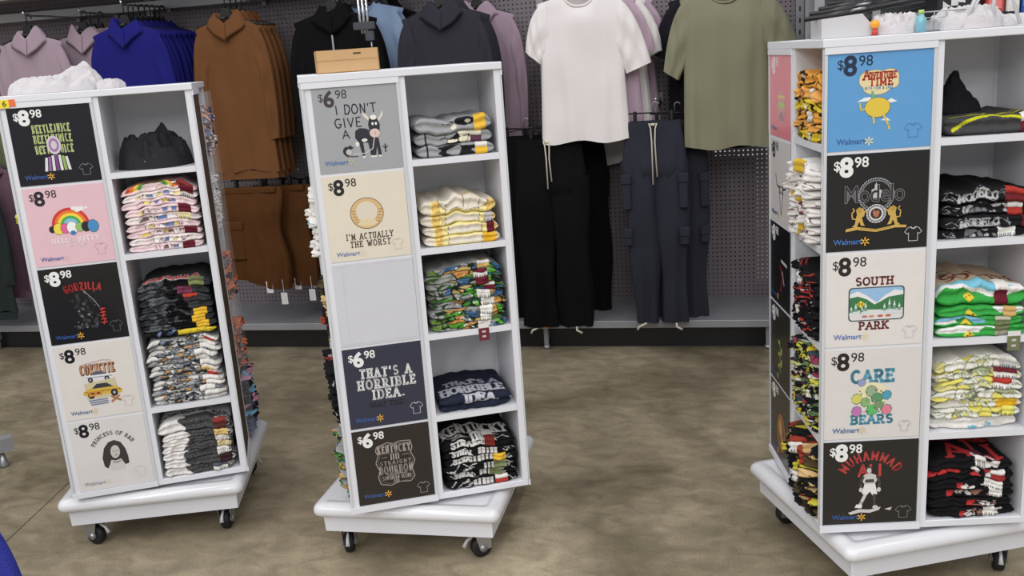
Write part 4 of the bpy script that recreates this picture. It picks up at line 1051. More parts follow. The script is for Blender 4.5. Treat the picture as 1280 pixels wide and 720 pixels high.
# cardboard box and what peeks out of it, on the centre tower
CB = mat('cardboard', (198, 160, 116), rough=.8, noise_amt=.06, noise_scale=14)
root = empty('cardboard_box', (0, 0, 0)); tag(root, 'open tan cardboard box standing on top of the tower with the donkey sign', 'box')
mb = MB(); bw, bd, bh, tt = .185, .13, .066, .003
mb.box(0, bw, 0, tt, 0, bh, CB); mb.box(0, bw, bd - tt, bd, 0, bh - .004, CB); mb.box(0, tt, 0, bd, 0, bh, CB); mb.box(bw - tt, bw, 0, bd, 0, bh, CB); mb.box(0, bw, 0, bd, 0, tt, CB)
mb.build('carton', root)
f1 = MB(); f1.box(.0, bw - .004, -.0015, -.0003, bh * .55, bh * .553, mat('carton_crease', (160, 124, 86), rough=.9)); f1.box(.11, .132, -.0012, -.0003, bh * .78, bh * .84, mat('carton_ink', (50, 44, 40))); f1.build('carton_marking', root)
fl = MB(); fl.box(0, bw, bd - .001, bd + .05, bh - .006, bh - .004, CB, rot=None); fl.build('carton_flap', root)
place(root, 'C', 0, -.245, -.27, ZT + .0005)
o = crumple('pink_cloth', .07, .07, .055, 21, fabric('pink_cloth', (232, 120, 140)), 'pink cloth showing above the rim of the cardboard box', 'cloth', rough=.1); place(o, 'C', 0, -.155, -.20, ZT + .026)

# ------------------------------------------------------------------ wall fixture
def pegmat():
    m = bpy.data.materials.new('pegboard'); m.use_nodes = True; nt = m.node_tree; b = nt.nodes['Principled BSDF']; L = nt.links
    tc = nt.nodes.new('ShaderNodeTexCoord'); sx = nt.nodes.new('ShaderNodeSeparateXYZ'); L.new(tc.outputs['Object'], sx.inputs[0])
    def M(op, a, b_=None, c=None):
        n = nt.nodes.new('ShaderNodeMath'); n.operation = op
        for i, v in enumerate((a, b_, c)):
            if v is None: continue
            if hasattr(v, 'node'): L.new(v, n.inputs[i])
            else: n.inputs[i].default_value = v
        return n.outputs[0]
    fx = M('SUBTRACT', M('FRACT', M('MULTIPLY', sx.outputs['X'], 1 / .0254)), .5); fz = M('SUBTRACT', M('FRACT', M('MULTIPLY', sx.outputs['Z'], 1 / .0254)), .5)
    d = M('SQRT', M('ADD', M('MULTIPLY', fx, fx), M('MULTIPLY', fz, fz)))
    hole = M('LESS_THAN', d, .17)
    b.inputs['Base Color'].default_value = lin((122, 113, 119)) + [1]; b.inputs['Roughness'].default_value = .5
    tr = nt.nodes.new('ShaderNodeBsdfTransparent'); mx = nt.nodes.new('ShaderNodeMixShader')
    L.new(hole, mx.inputs[0]); L.new(b.outputs[0], mx.inputs[1]); L.new(tr.outputs[0], mx.inputs[2])
    L.new(mx.outputs[0], nt.nodes['Material Output'].inputs['Surface'])
    return m
YB = 5.467
XL, XR = -9.0, .47
mb = MB(); mb.box(XL, XR, YB, YB + .004, .10, 2.6, pegmat()); o = mb.build('wall_back'); tag(o, kind='structure')
# added dark sheets block world light behind the holes, except at one bay
DK_ = mat('light_block_dark', (40, 38, 42), rough=.8)
mb = MB()
for x0, x1, z0, z1 in ((XL, -.02, .1, 2.6), (-.02, XR, .1, .26), (-.02, XR, 1.08, 2.6), (-.02, .10, .26, 1.0), (.10, .205, .26, .98), (.40, XR, .26, 1.08)):
    mb.box(x0, x1, YB + .03, YB + .036, z0, z1, DK_)
o = mb.build('wall_light_block'); tag(o, kind='structure')
# floor
def floormat():
    m = bpy.data.materials.new('polished_concrete'); m.use_nodes = True; nt = m.node_tree; b = nt.nodes['Principled BSDF']; L = nt.links
    tc = nt.nodes.new('ShaderNodeTexCoord')
    def N(sc, det, dist=0, stretch=None):
        n = nt.nodes.new('ShaderNodeTexNoise'); n.inputs['Scale'].default_value = sc; n.inputs['Detail'].default_value = det; n.inputs['Distortion'].default_value = dist
        if stretch:
            mp = nt.nodes.new('ShaderNodeMapping'); mp.inputs['Scale'].default_value = stretch; mp.inputs['Rotation'].default_value = (0, 0, .5); L.new(tc.outputs['Object'], mp.inputs[0]); L.new(mp.outputs[0], n.inputs['Vector'])
        else: L.new(tc.outputs['Object'], n.inputs['Vector'])
        return n
    a = N(1.1, 9, 1.2); c = N(9, 9, .8, (1, 1.6, 1)); e = N(120, 3)
    r = nt.nodes.new('ShaderNodeValToRGB'); r.color_ramp.elements[0].position = .32; r.color_ramp.elements[1].position = .68
    r.color_ramp.elements[0].color = lin((112, 102, 82)) + [1]; r.color_ramp.elements[1].color = lin((168, 155, 132)) + [1]
    L.new(a.outputs['Fac'], r.inputs[0])
    m1 = nt.nodes.new('ShaderNodeMix'); m1.data_type = 'RGBA'; m1.blend_type = 'OVERLAY'; m1.inputs[0].default_value = .6
    L.new(r.outputs[0], m1.inputs[6]); L.new(c.outputs['Fac'], m1.inputs[7])
    m2 = nt.nodes.new('ShaderNodeMix'); m2.data_type = 'RGBA'; m2.blend_type = 'OVERLAY'; m2.inputs[0].default_value = .35
    L.new(m1.outputs[2], m2.inputs[6]); L.new(e.outputs['Fac'], m2.inputs[7]); L.new(m2.outputs[2], b.inputs['Base Color'])
    mr = nt.nodes.new('ShaderNodeMapRange'); mr.inputs[3].default_value = .28; mr.inputs[4].default_value = .5; L.new(c.outputs['Fac'], mr.inputs[0]); L.new(mr.outputs[0], b.inputs['Roughness'])
    b.inputs['Specular IOR Level'].default_value = .4
    return m
mb = MB(); mb.box(-14, 12, -8, 14, -.1, 0, floormat()); o = mb.build('floor'); tag(o, kind='structure')
# expansion joint in the slab
mb = MB(); p0, p1 = Vector((-2.90, 1.70, 0)), Vector((-2.69, 3.0, 0)); 
a = Vector((-2.636, 2.728)); b_ = Vector((-2.693, 3.016))
dv = Vector((a.x - b_.x, a.y - b_.y)); 
dv = Vector((-.62, -.78)).normalized() if dv.length < .01 else dv.normalized()
n_ = Vector((-dv.y, dv.x)) * .002
q0 = a + dv * 3; q1 = b_ - dv * .3
mb.add([(q0.x - n_.x, q0.y - n_.y, .0006), (q0.x + n_.x, q0.y + n_.y, .0006), (q1.x + n_.x, q1.y + n_.y, .0006), (q1.x - n_.x, q1.y - n_.y, .0006)], [(0, 1, 2, 3)], mat('joint_dark', (50, 44, 38), rough=.9))
o = mb.build('trim_1'); tag(o, kind='structure')

# base decks, kick plates, uprights, beam and upper shelf
DECKM = mat('deck_grey', (140, 140, 146), rough=.38, metal=.15)
feet = [-5.85, -4.63, -3.41, -2.19, -.97, .25]
segs = [(-6.2, -4.632), (-4.628, -3.412), (-3.408, -2.192), (-2.188, -.972), (-.968, .47)]
for i, (x0, x1) in enumerate(segs):
    root = empty('base_shelf', ((x0 + x1) / 2, 5.2, .13)); h = (x1 - x0) / 2
    nm = ['below the lilac hoodies', 'below the royal blue hoodies', 'below the brown hoodies and folded brown pants', 'between the donkey-sign tower and the black joggers', 'under the slate cargo pants'][i]
    tag(root, 'grey metal base shelf of the wall fixture, %s' % nm, 'shelf', 'base shelves of the wall fixture')
    d = MB(); d.box(-h, h, -.2, .265, .034, .042, DECKM); d.build('deck', root)
    d = MB(); d.bbox(-h, h, -.208, -.198, .000, .042, GREYMET, .003); d.build('front_lip', root)
    d = MB(); d.box(-h, h, -.13, -.125, -.129, .030, BLACKPL); d.build('kick_plate', root)
for x in feet[1:]:
    mb = MB(); mb.box(x - .012, x + .012, YB - .42, YB - .001, .06, .128, GREYMET); mb.box(x - .012, x + .012, YB - .45, YB - .42, .0, .128, GREYMET); mb.tube([(x, YB - .435, 0), (x, YB - .435, .02)], .02, STEEL, 12)
    o = mb.build('fixture_foot'); tag(o, 'grey steel foot of the wall fixture, below %s' % {-4.63: 'the low mauve hoodie', -3.41: 'the royal blue hoodies', -2.19: 'the black zip hoodies', -.97: 'the black joggers', .25: 'the olive t-shirt'}[x], 'foot', 'feet of the wall fixture')
mb = MB(); mb.box(-.985, -.955, 4.988, 4.9915, .132, .17, mat('tag_white', (230, 226, 220))); mb.box(-.985, -.955, 4.9865, 4.988, .135, .15, mat('tag_orange', (222, 140, 70)))
o = mb.build('shelf_tag'); tag(o, 'small white and orange tag on the shelf lip below the black joggers', 'tag')
for i, x in enumerate([-4.63, -3.41, -2.19, -.97, .44]):
    mb = MB(); mb.box(x - .02, x + .02, YB - .028, YB - .0005, .10, 2.6, GREYMET)
    for k in range(40): mb.box(x - .004, x + .004, YB - .0288, YB - .0279, .2 + k * .06, .225 + k * .06, BLACKPL)
    o = mb.build('trim_%d' % (i + 2)); tag(o, kind='structure')
mb = MB(); mb.box(XL, -1.2, 5.36, 5.40, 2.055, 2.105, mat('beam_silver', (186, 188, 192), rough=.35, metal=.3)); 
for x in (-4.63, -3.41, -2.19): mb.box(x - .015, x + .015, 5.40, YB - .001, 2.06, 2.10, GREYMET)
o = mb.build('support_beam'); tag(o, 'silver horizontal beam running along the wall above the hoodies', 'beam')
root = empty('upper_shelf', (-3.7, 5.2, 2.2)); tag(root, 'pale beige shelf edge above the hangers at the upper left', 'shelf')
d = MB(); d.box(-2.5, 2.2, -.26, .265, -.02, -.008, mat('shelf_beige', (190, 184, 184), rough=.5)); d.build('deck', root)
d = MB(); d.bbox(-2.5, 2.2, -.27, -.26, -.055, .10, MATS['shelf_beige'], .003); d.build('front_lip', root)

# ------------------------------------------------------------------ garments
def cloth_tube(mb, ctr, ax, bx, m, nth=40, seed=0, fold=.006, freq=5, top_fn=None, pw=.75):
    """stacked cross sections; ctr[i]=(x,y,z) ax[i]=half width, bx[i]=half depth, horizontal sections"""
    G = []
    N = len(ctr)
    for i in range(N):
        row = []; t = i / (N - 1)
        for k in range(nth):
            th = 2 * PI * k / nth; c, s_ = math.cos(th), math.sin(th)
            x = ax[i] * math.copysign(abs(c) ** .85, c); y = bx[i] * math.copysign(abs(s_) ** pw, s_)
            f = fold * (t ** .8) * (math.sin(freq * 2.1 * x / .1 + seed + 1.4 * math.sin(t * 3 + seed)) + .6 * math.sin(freq * 4.3 * x / .1 + seed * 2 + t * 2)) * (1 if s_ < 0 else -.6)
            f += fold * 1.2 * noise.noise(Vector((x * 7, t * 3.5, seed * 1.3 + (s_ > 0) * 5))) 
            z = ctr[i][2] + (top_fn(x, s_, t) if top_fn else 0)
            row.append((ctr[i][0] + x, ctr[i][1] + y + f * min(1, abs(s_) * 2), z))
        G.append(row)
    mb.grid(G, m, closeu=True)
    return G

def make_garment(name, m, L=.72, hw=.215, hemw=None, depth=.035, sleeve='short', slope=.05, seed=1, slv=None, neckw=.085, neckd=.06, rib=None):
    """shirt hanging on a hanger; origin at the neck top, front towards -y"""
    hemw = hemw or hw + .02
    if slv is None:
        if sleeve == 'short': one = ([(hw + .05, -slope - .06), (hw + .085, -.31)], [(hw - .02, -.30), (hw - .015, -.36)])
        else: one = ([(hw + .06, -slope - .07), (hw + .055, -.42), (hw + .035, -.68)], [(hw - .03, -.30), (hw - .06, -.42), (hw - .04, -.69)])
        slv = (one, one)
    mb = MB(); N = 34
    ctr = []; ax = []; bx = []
    for i in range(N):
        t = i / (N - 1)
        a = hw * (1 - .10 * min(1, t / .12)) if t < .12 else hw * .90 + (hemw - hw * .90) * (t - .12) / .88
        a = a if t > .02 else hw * .985
        ctr.append((0, 0, -L * t)); ax.append(a); bx.append(.006 + (depth - .006) * min(1, t * 5) ** .6)
    def top(x, s_, t):
        k = max(0, 1 - t * 6)
        zz = -slope * (abs(x) / hw) ** 1.2 * (k if t > 0 else 1)
        if abs(x) < neckw: zz -= (neckd if s_ < 0 else neckd * .25) * k * (math.cos(x / neckw * PI / 2)) ** .7
        zz += .010 * math.sin(x * 22 + seed) * t ** 4
        return zz
    cloth_tube(mb, ctr, ax, bx, m, 56, seed, fold=.009, freq=2.2, top_fn=top)
    # sleeves: sections spanned between an upper edge and an under-arm edge
    for sd, pts in ((-1, slv[0]), (1, slv[1])):
        Tp, Bp = pts
        G = []; n = 26; nth = 28
        def bz(P, t):
            P = [Vector((a, b)) for a, b in P]
            while len(P) > 1: P = [P[q].lerp(P[q + 1], t) for q in range(len(P) - 1)]
            return P[0]
        for i in range(n):
            t = i / (n - 1)
            A = bz([(hw * .80, -slope * .80 - .002)] + list(Tp), t); B = bz([(hw * .62, -.27)] + list(Bp), t)
            dy = depth * (.40 + .42 * min(1, t * 3)) * (1 - .2 * t)
            row = []
            for k in range(nth):
                th = 2 * PI * k / nth; c, s_ = math.cos(th), math.sin(th)
                f_ = .5 - .5 * math.copysign(abs(c) ** .9, c)
                p = A.lerp(B, f_); y = dy * math.copysign(abs(s_) ** .8, s_)
                w_ = .008 * min(1, t * 2) * (math.sin(f_ * 11 + seed * 3 + sd + t * 2) + .6 * math.sin(t * 17 - f_ * 6 + seed)) * abs(s_) + .007 * noise.noise(Vector((p.x * 12, p.y * 9, seed + sd)))
                row.append((sd * p.x, y + (w_ if s_ < 0 else -w_) - .003 * (s_ < 0), p.y))
            G.append(row)
        mb.grid(G, m, closeu=True)
        mb.add(G[0], [tuple(range(nth))], m)
    o = mb.build(name)
    if rib is not None:
        rb = MB()
        def rg(x0, z, a, d, h, ny=None):
            rows = []
            for dz in (0, -h):
                rows.append([(x0 + a * math.copysign(abs(math.cos(2 * PI * k / 40)) ** .85, math.cos(2 * PI * k / 40)), d * math.sin(2 * PI * k / 40) + .0015 * math.sin(k * 2.3), z + dz) for k in range(40)])
            rb.grid(rows, m, closeu=True)
        rg(0, -L + .004, hemw - .012, depth * .95, rib); rb.build('ribbed_hem', o)
    if sleeve == 'short' or neckd > .0:
        nb = MB()
        pts = []
        for k in range(33):
            x = neckw * math.cos(2 * PI * k / 32); s_ = math.sin(2 * PI * k / 32)
            zz = -slope * (abs(x) / hw) ** 1.2 - (neckd if s_ < 0 else neckd * .25) * max(0, math.cos(x / neckw * PI / 2)) ** .7
            pts.append((x * 1.01, .012 * s_ - (.004 if s_ < 0 else 0), zz + .003))
        nb.tube(pts, .0065, m, 8, cap=False); nb.build('collar', o)
    return o

def make_hood(par, m, k=1.0, seed=0, drop=.085):
    """hood hanging loose round the neck: a thick standing band crossing in a V at the front, bag behind"""
    mb = MB(); n = 72; rows = []
    prof = [(.128, -.030, 1.0), (.120, -.012, .95), (.104, .014, .85), (.086, .038, .72), (.074, .052, .62), (.064, .050, .60), (.060, .030, .62), (.062, -.02, .7)]
    for i in range(n + 1):
        a = -PI / 2 + .03 + (2 * PI - .06) * i / n
        c, s_ = math.cos(a), math.sin(a)
        vee = max(0, 1 - abs(c) * 1.15) if s_ < 0 else 0
        row = []
        for q, (r_, z_, dk) in enumerate(prof):
            w_ = 1 + .10 * noise.noise(Vector((c * 2.2, s_ * 2.2, q * .22 + seed * 2.7)))
            lean = .010 * math.sin(a + seed) * (q > 2)
            row.append((r_ * k * c * w_ + (.012 if a > PI / 2 else -.012) * vee * (1 if q < 6 else .3), (r_ * .34 + .002) * s_ * w_ - .010 * vee - (.006 * vee if a > PI / 2 else 0), -.028 + z_ * (1 - .15 * vee) - drop * dk * vee ** .9 * 1.05 + lean + .006 * math.sin(4 * a + seed + q * .4)))
        rows.append(row)
    mb.grid(rows, m, closeu=True)
    for e in (0, -1): mb.add(rows[e], [tuple(range(len(prof)))], m)
    # hood bag at the back
    G = []
    for i in range(14):
        t = i / 13; G.append([(.10 * k * math.sin(PI * (.08 + .84 * t)) ** .6 * math.cos(2 * PI * j / 24), .016 + .012 * math.sin(2 * PI * j / 24) * math.sin(PI * min(1, t + .05)) ** .5, .0 - .18 * t) for j in range(24)])
    mb.grid(G, m, closeu=True)
    return mb.build('hood', par)

def make_hanger(loc, label, y=0, hook=.11, rz=0):
    root = empty('clothes_hanger', loc, rz); tag(root, label, 'hanger', 'black hangers on the wall fixture')
    b = MB()
    # tapered shoulders
    for sd in (-1, 1):
        b.tube([(0, 0, -.004), (sd * .05, 0, -.012), (sd * .12, 0, -.032), (sd * .19, 0, -.055)], [.011, .009, .008, .007], BLACKPL, 10)
    b.add([(-.045, -.006, -.026), (.045, -.006, -.026), (.022, -.006, .046), (-.022, -.006, .046), (-.045, .006, -.026), (.045, .006, -.026), (.022, .006, .046), (-.022, .006, .046)], [(0, 1, 2, 3), (7, 6, 5, 4), (0, 4, 5, 1), (1, 5, 6, 2), (2, 6, 7, 3), (3, 7, 4, 0)], BLACKPL)
    b.build('shoulder_bar', root)
    h = MB(); pts = [(0, 0, .02), (0, 0, hook - .02)] + [(.017 - .017 * math.cos(a), 0, hook - .018 + .018 * math.sin(a) * 1.0) for a in [PI * q / 8 for q in range(9)]][1:] + [(.034, 0, hook - .03)]
    h.tube(pts, .0034, BLACKPL, 8); h.build('hook', root)
    return root

def face_arm(x, z, y1=4.93, y0=YB - .03, label='', kind='arm'):
    mb = MB(); mb.tube([(x, y0, z), (x, y1 + .02, z), (x, y1, z + .004), (x, y1 - .006, z + .022)], .0055, CHROME, 10)
    mb.box(x - .012, x + .012, y0, y0 + .028, z - .025, z + .025, GREYMET)
    o = mb.build('garment_rail'); tag(o, label, 'rail', 'arms holding the hangers'); return o

ROWN = ['front', 'second', 'third', 'fourth', 'fifth', 'sixth', 'seventh', 'eighth', 'ninth']
def row(proto, noun, x, z, n, y0=4.985, dy=.056, grp=None, hang=True, dx=0.0, jit=.006, yaw=0, cat='hoodie', hz=.0, wid=''):
    """copies of proto one behind another on one arm"""
    rs = random.Random(int(abs(x) * 100) + n)
    hr = None
    for i in range(n):
        o = proto if i == 0 else copy_tree(proto)
        yy = y0 + i * dy
        o.location = (x + dx * i + (rs.uniform(-jit, jit) if i else 0), yy, z - (rs.uniform(0, .008) if i else 0)); o.rotation_euler = (0, 0, yaw + (rs.uniform(-.04, .04) if i else 0))
        tag(o, '%s, %s on its arm%s' % (noun, ROWN[i] + ('most' if i == 0 else ' from the front'), wid), cat, grp or noun)
        if hang:
            if hr is None: h = hr = make_hanger((0, 0, 0), '')
            else: h = copy_tree(hr)
            h.location = (o.location.x, yy + .004, o.location.z + hz); h.rotation_euler = o.rotation_euler
            tag(h, 'black plastic hanger of the %s %s%s' % (ROWN[i], noun, wid), 'hanger', 'black hangers on the wall fixture')
    if hang: face_arm(x + .017, z + hz + .0995, y0 - .03, label='chrome arm carrying the %ss%s' % (noun, wid))

LIL = fabric('lilac_fleece', (168, 148, 162)); BLU = fabric('royal_fleece', (34, 34, 118)); BRN = fabric('brown_fleece', (112, 74, 46)); BLK = fabric('black_fleece', (15, 15, 18))
CHA = fabric('charcoal_fleece', (54, 53, 62)); OLI = fabric('olive_jersey', (136, 134, 112), bump=.2); WHJ = fabric('white_tee', (236, 230, 230), bump=.2, na=.02); LIJ = fabric('lilac_tee', (188, 164, 180), bump=.2)
SLA = fabric('slate_twill', (50, 51, 62), bump=.3); DBR = fabric('brown_twill', (84, 52, 26), bump=.5, na=.16, sc=25); DGR = fabric('dark_green_fleece', (40, 48, 48)); MAU = fabric('mauve_fleece', (110, 84, 100))
CORD = mat('cream_cord', (214, 208, 190), rough=.8)

def hoodie(m, hw=.215, L=.74, seed=1, so=(.055, .055), depth=.026, drop=.085):
    g = make_garment('hoodie', m, L=L, hw=hw, hemw=hw + .01, depth=depth, sleeve='long', slope=.06, seed=seed, neckw=.075, neckd=.05, rib=.05)
    make_hood(g, m, 1.0, seed, drop); return g
row(hoodie(LIL, seed=2), 'lilac hoodie', -3.93, 1.955, 1, y0=4.985, wid=', under the upper shelf')
row(hoodie(LIL, seed=4), 'lilac hoodie', -3.66, 1.955, 3, y0=5.12, dy=.075, grp='lilac hoodies behind', wid=', beside the royal blue row')
row(hoodie(BLU, seed=5, hw=.225), 'royal blue hoodie', -3.29, 1.965, 8, y0=4.985, dy=.052)
row(hoodie(BRN, seed=7, hw=.20, L=.86), 'brown hoodie', -2.66, 1.955, 4, y0=4.985, dy=.065)
# black zip hoodie
bz = hoodie(BLK, seed=9, hw=.235, L=.84, so=(.07, .05))
z_ = MB(); z_.box(-.005, .005, -.037, -.030, -.27, -.055, CHROME); z_.build('zipper', bz)
row(bz, 'black zip hoodie', -2.03, 1.945, 2, y0=4.985, dy=.06)
dn = make_garment('denim_shirt', fabric('pale_denim', (150, 172, 206)), L=.7, hw=.23, sleeve='long', seed=12)
row(dn, 'pale blue shirt', -1.93, 1.985, 2, y0=5.15, dy=.08, cat='shirt')
row(hoodie(BLK, seed=13, hw=.22), 'black hoodie', -1.86, 1.965, 1, y0=5.33, wid=', behind the pale blue shirts')
row(hoodie(CHA, seed=15, hw=.225, L=.84, so=(.05, .05)), 'charcoal hoodie', -1.42, 1.92, 4, y0=4.985, dy=.065)
row(hoodie(fabric('lilac_fleece_b', (168, 146, 162)), seed=16, hw=.215, L=.70, so=(.06, .07)), 'lilac hoodie', -1.30, 1.915, 1, y0=5.30, grp='lilac hoodie behind charcoal', wid=', behind the charcoal hoodies')
# tees
wt = make_garment('t_shirt', WHJ, L=.76, hw=.225, hemw=.235, depth=.04, seed=21, slv=(([(.27, -.07), (.295, -.28)], [(.20, -.30), (.215, -.35)]), ([(.28, -.07), (.355, -.375)], [(.20, -.33), (.225, -.425)])), slope=.05, neckd=.075)
row(wt, 'white t-shirt', -.68, 1.93, 1, y0=4.97, cat='t-shirt')
lt = make_garment('t_shirt', LIJ, L=.72, hw=.235, depth=.03, seed=22)
row(lt, 'lilac t-shirt', -.63, 1.925, 1, y0=5.06, cat='t-shirt', wid=', directly behind the big white one')
wt2 = make_garment('t_shirt', WHJ, L=.76, hw=.235, depth=.03, seed=23)
row(wt2, 'white t-shirt', -.60, 1.925, 2, y0=5.14, dy=.08, cat='t-shirt', grp='white t-shirts behind', wid=', behind the lilac one')
h = make_hanger((-.56, 5.304, 1.925), 'black plastic hanger of the rearmost lilac t-shirt'); h = make_hanger((-.62, 5.384, 1.60), 'black plastic hanger of the lowest white shirt'); face_arm(-.603, 1.6995, 5.35, label='chrome arm holding the lowest white shirt')
lt2 = copy_tree(lt); lt2.location = (-.56, 5.30, 1.925); tag(lt2, 'lilac t-shirt at the very back, behind the white ones', 't-shirt', 'lilac t-shirt')
wlow = make_garment('t_shirt', WHJ, L=.60, hw=.20, depth=.03, seed=24)
wlow.location = (-.62, 5.38, 1.60); tag(wlow, 'white shirt hanging lowest, its hem just above the slate cargo pants', 't-shirt', 'low white shirt')
ot = make_garment('t_shirt', OLI, L=.78, hw=.225, hemw=.215, depth=.04, seed=25, slv=(([(.27, -.07), (.31, -.38)], [(.19, -.33), (.235, -.43)]), ([(.28, -.06), (.35, -.29)], [(.20, -.30), (.26, -.36)])), slope=.04, neckd=.07)
row(ot, 'olive t-shirt', .045, 1.885, 3, y0=4.97, dy=.085, cat='t-shirt', dx=.004)
bk = make_garment('t_shirt', fabric('black_tee', (36, 34, 42)), L=.82, hw=.23, depth=.03, seed=27)
row(bk, 'black t-shirt', -.02, 1.90, 2, y0=5.24, dy=.08, cat='t-shirt', wid=', behind the olive ones')

# pants
def make_pants(name, m, waist=.14, hip=.19, L=1.08, legw=.105, spread=.06, depth=.045, seed=1, hemw=None, cord=True, cuff=True, twist=0, cordlen=.26):
    hemw = hemw or legw * .8
    mb = MB(); N = 16; ctr = []; ax = []; bx = []
    for i in range(N):
        t = i / (N - 1); ctr.append((0, 0, -.36 * t)); ax.append(waist + (hip - waist) * min(1, t * 1.6) ** .8); bx.append(depth * (.6 + .4 * min(1, t * 1.6)) * (1 - .75 * max(0, t - .7) / .3))
    cloth_tube(mb, ctr, ax, bx, m, 48, seed, .007, 4.5)
    for sd in (-1, 1):
        n = 34; ctr = []; ax = []; bx = []
        for i in range(n):
            t = i / (n - 1)
            lw = legw + (hemw - legw) * t + .008 * math.sin(t * 9 + seed + sd)
            ctr.append((sd * (hip - legw + spread * t * (1 - .5 * t) + .004) + twist * t * (1 if sd > 0 else .7), .004 * sd, -.20 - (L - .20) * t)); ax.append(lw); bx.append(depth * (.85 + .2 * min(1, t * 5) - .3 * t))
        cloth_tube(mb, ctr, ax, bx, m, 32, seed + sd, .012, 2.5)
    o = mb.build(name)
    w = MB(); rows = []
    for z in (.004, -.034): rows.append([(waist * 1.03 * math.cos(2 * PI * k / 60), (depth * .62 + .003) * math.sin(2 * PI * k / 60) + (.002 if k % 2 else -.002), z) for k in range(60)])
    w.grid(rows, m, closeu=True); w.build('waistband', o)
    if cord:
        c = MB()
        for sx in (-1, 1):
            c.tube([(sx * .004, -.036, -.012), (sx * .02, -.05, -.008), (sx * .012, -.056, -.03), (sx * .008 - .0, -.058, -.10), (sx * .011 + .004, -.060, -cordlen + .02 * sx)], .0036, CORD, 8)
        c.tube([(-.010, -.05, -.012), (.010, -.05, -.012)], .007, CORD, 8)
        c.build('drawstring', o)
    if cuff:
        for sd in (-1, 1):
            c = MB(); x = sd * (hip - legw + spread * .5) + twist * (1 if sd > 0 else .7)
            c.tube([(x + sd * .01, -depth * .8, -L + .002), (x + sd * .03 - .02, -depth, -L - .015), (x + sd * .05 - .01, -depth, -L - .032)], .006, CORD, 8); c.build('hem_tie', o)
    return o
jp = make_pants('jogger_pants', BLK, waist=.17, hip=.20, L=1.04, legw=.105, spread=.0, seed=31, hemw=.095, cordlen=.24)
jp.location = (-.885, 4.99, 1.19); tag(jp, 'black jogger pants with cream drawstring below the white t-shirt', 'pants')
jp2 = make_pants('jogger_pants', BLK, waist=.17, hip=.20, L=1.02, legw=.105, spread=-.01, seed=33, hemw=.10, cord=False, cuff=False)
jp2.location = (-1.04, 5.10, 1.20); tag(jp2, 'black jogger pants half hidden behind the pair with the cream drawstring', 'pants')
jp3 = copy_tree(jp2); jp3.location = (-.80, 5.23, 1.20); tag(jp3, 'black jogger pants hanging rearmost, behind the other black pairs', 'pants')
cp = make_pants('cargo_pants', SLA, waist=.135, hip=.172, L=1.08, legw=.094, spread=-.02, depth=.05, seed=35, hemw=.066, cordlen=.30, twist=.015)
for sd in (-1, 1):
    for zc, hh in ((-.36, .09), (-.60, .045)):
        pk = MB(); x0 = sd * .125; 
        pk.bbox(min(x0, x0 + sd * .045), max(x0, x0 + sd * .045), -.064, -.035, zc - hh, zc + hh, SLA, .006)
        pk.bbox(min(x0, x0 + sd * .047) - .003, max(x0, x0 + sd * .047) + .003, -.069, -.035, zc + hh - .045, zc + hh + .004, SLA, .005)
        pk.build('cargo_pocket', cp)
cp.location = (-.325, 4.97, 1.255); tag(cp, 'slate grey cargo pants with cream drawstring below the gap between tees', 'pants')
cp2 = copy_tree(cp); cp2.location = (-.22, 5.09, 1.24); tag(cp2, 'slate grey cargo pants close behind the front pair', 'pants')
# clip hangers for the pants
def clip_hanger(x, y, z, label, w=.13, rod=True):
    root = empty('clip_hanger', (x, y, z)); tag(root, label, 'hanger', 'clip hangers for the pants')
    b = MB(); b.tube([(-w, 0, .035), (w, 0, .035)], .004, BLACKPL, 8); b.tube([(0, 0, .035), (0, 0, .075)] + [(.015 - .015 * math.cos(a), 0, .075 + .015 * math.sin(a)) for a in [PI * q / 6 for q in range(1, 7)]], .003, STEEL, 8); b.build('bar', root)
    for sx in (-.72, .72):
        c = MB(); c.bbox(sx * w - .009, sx * w + .009, -.014, .014, -.008, .045, BLACKPL, .003); c.build('clip', root)
    if rod: face_arm(x + .015, z + .087, y + .022, label='chrome arm holding %s' % label.split('black ')[-1])
clip_hanger(-.885, 4.99, 1.20, 'black clip hanger of the drawstring joggers')
clip_hanger(-1.04, 5.10, 1.21, 'black clip hanger of the half hidden joggers', rod=False)
clip_hanger(-.80, 5.23, 1.21, 'black clip hanger of the rearmost joggers', rod=False)
clip_hanger(-.325, 4.97, 1.265, 'black clip hanger of the front cargo pants')
clip_hanger(-.22, 5.09, 1.25, 'black clip hanger of the rear cargo pants', rod=False)
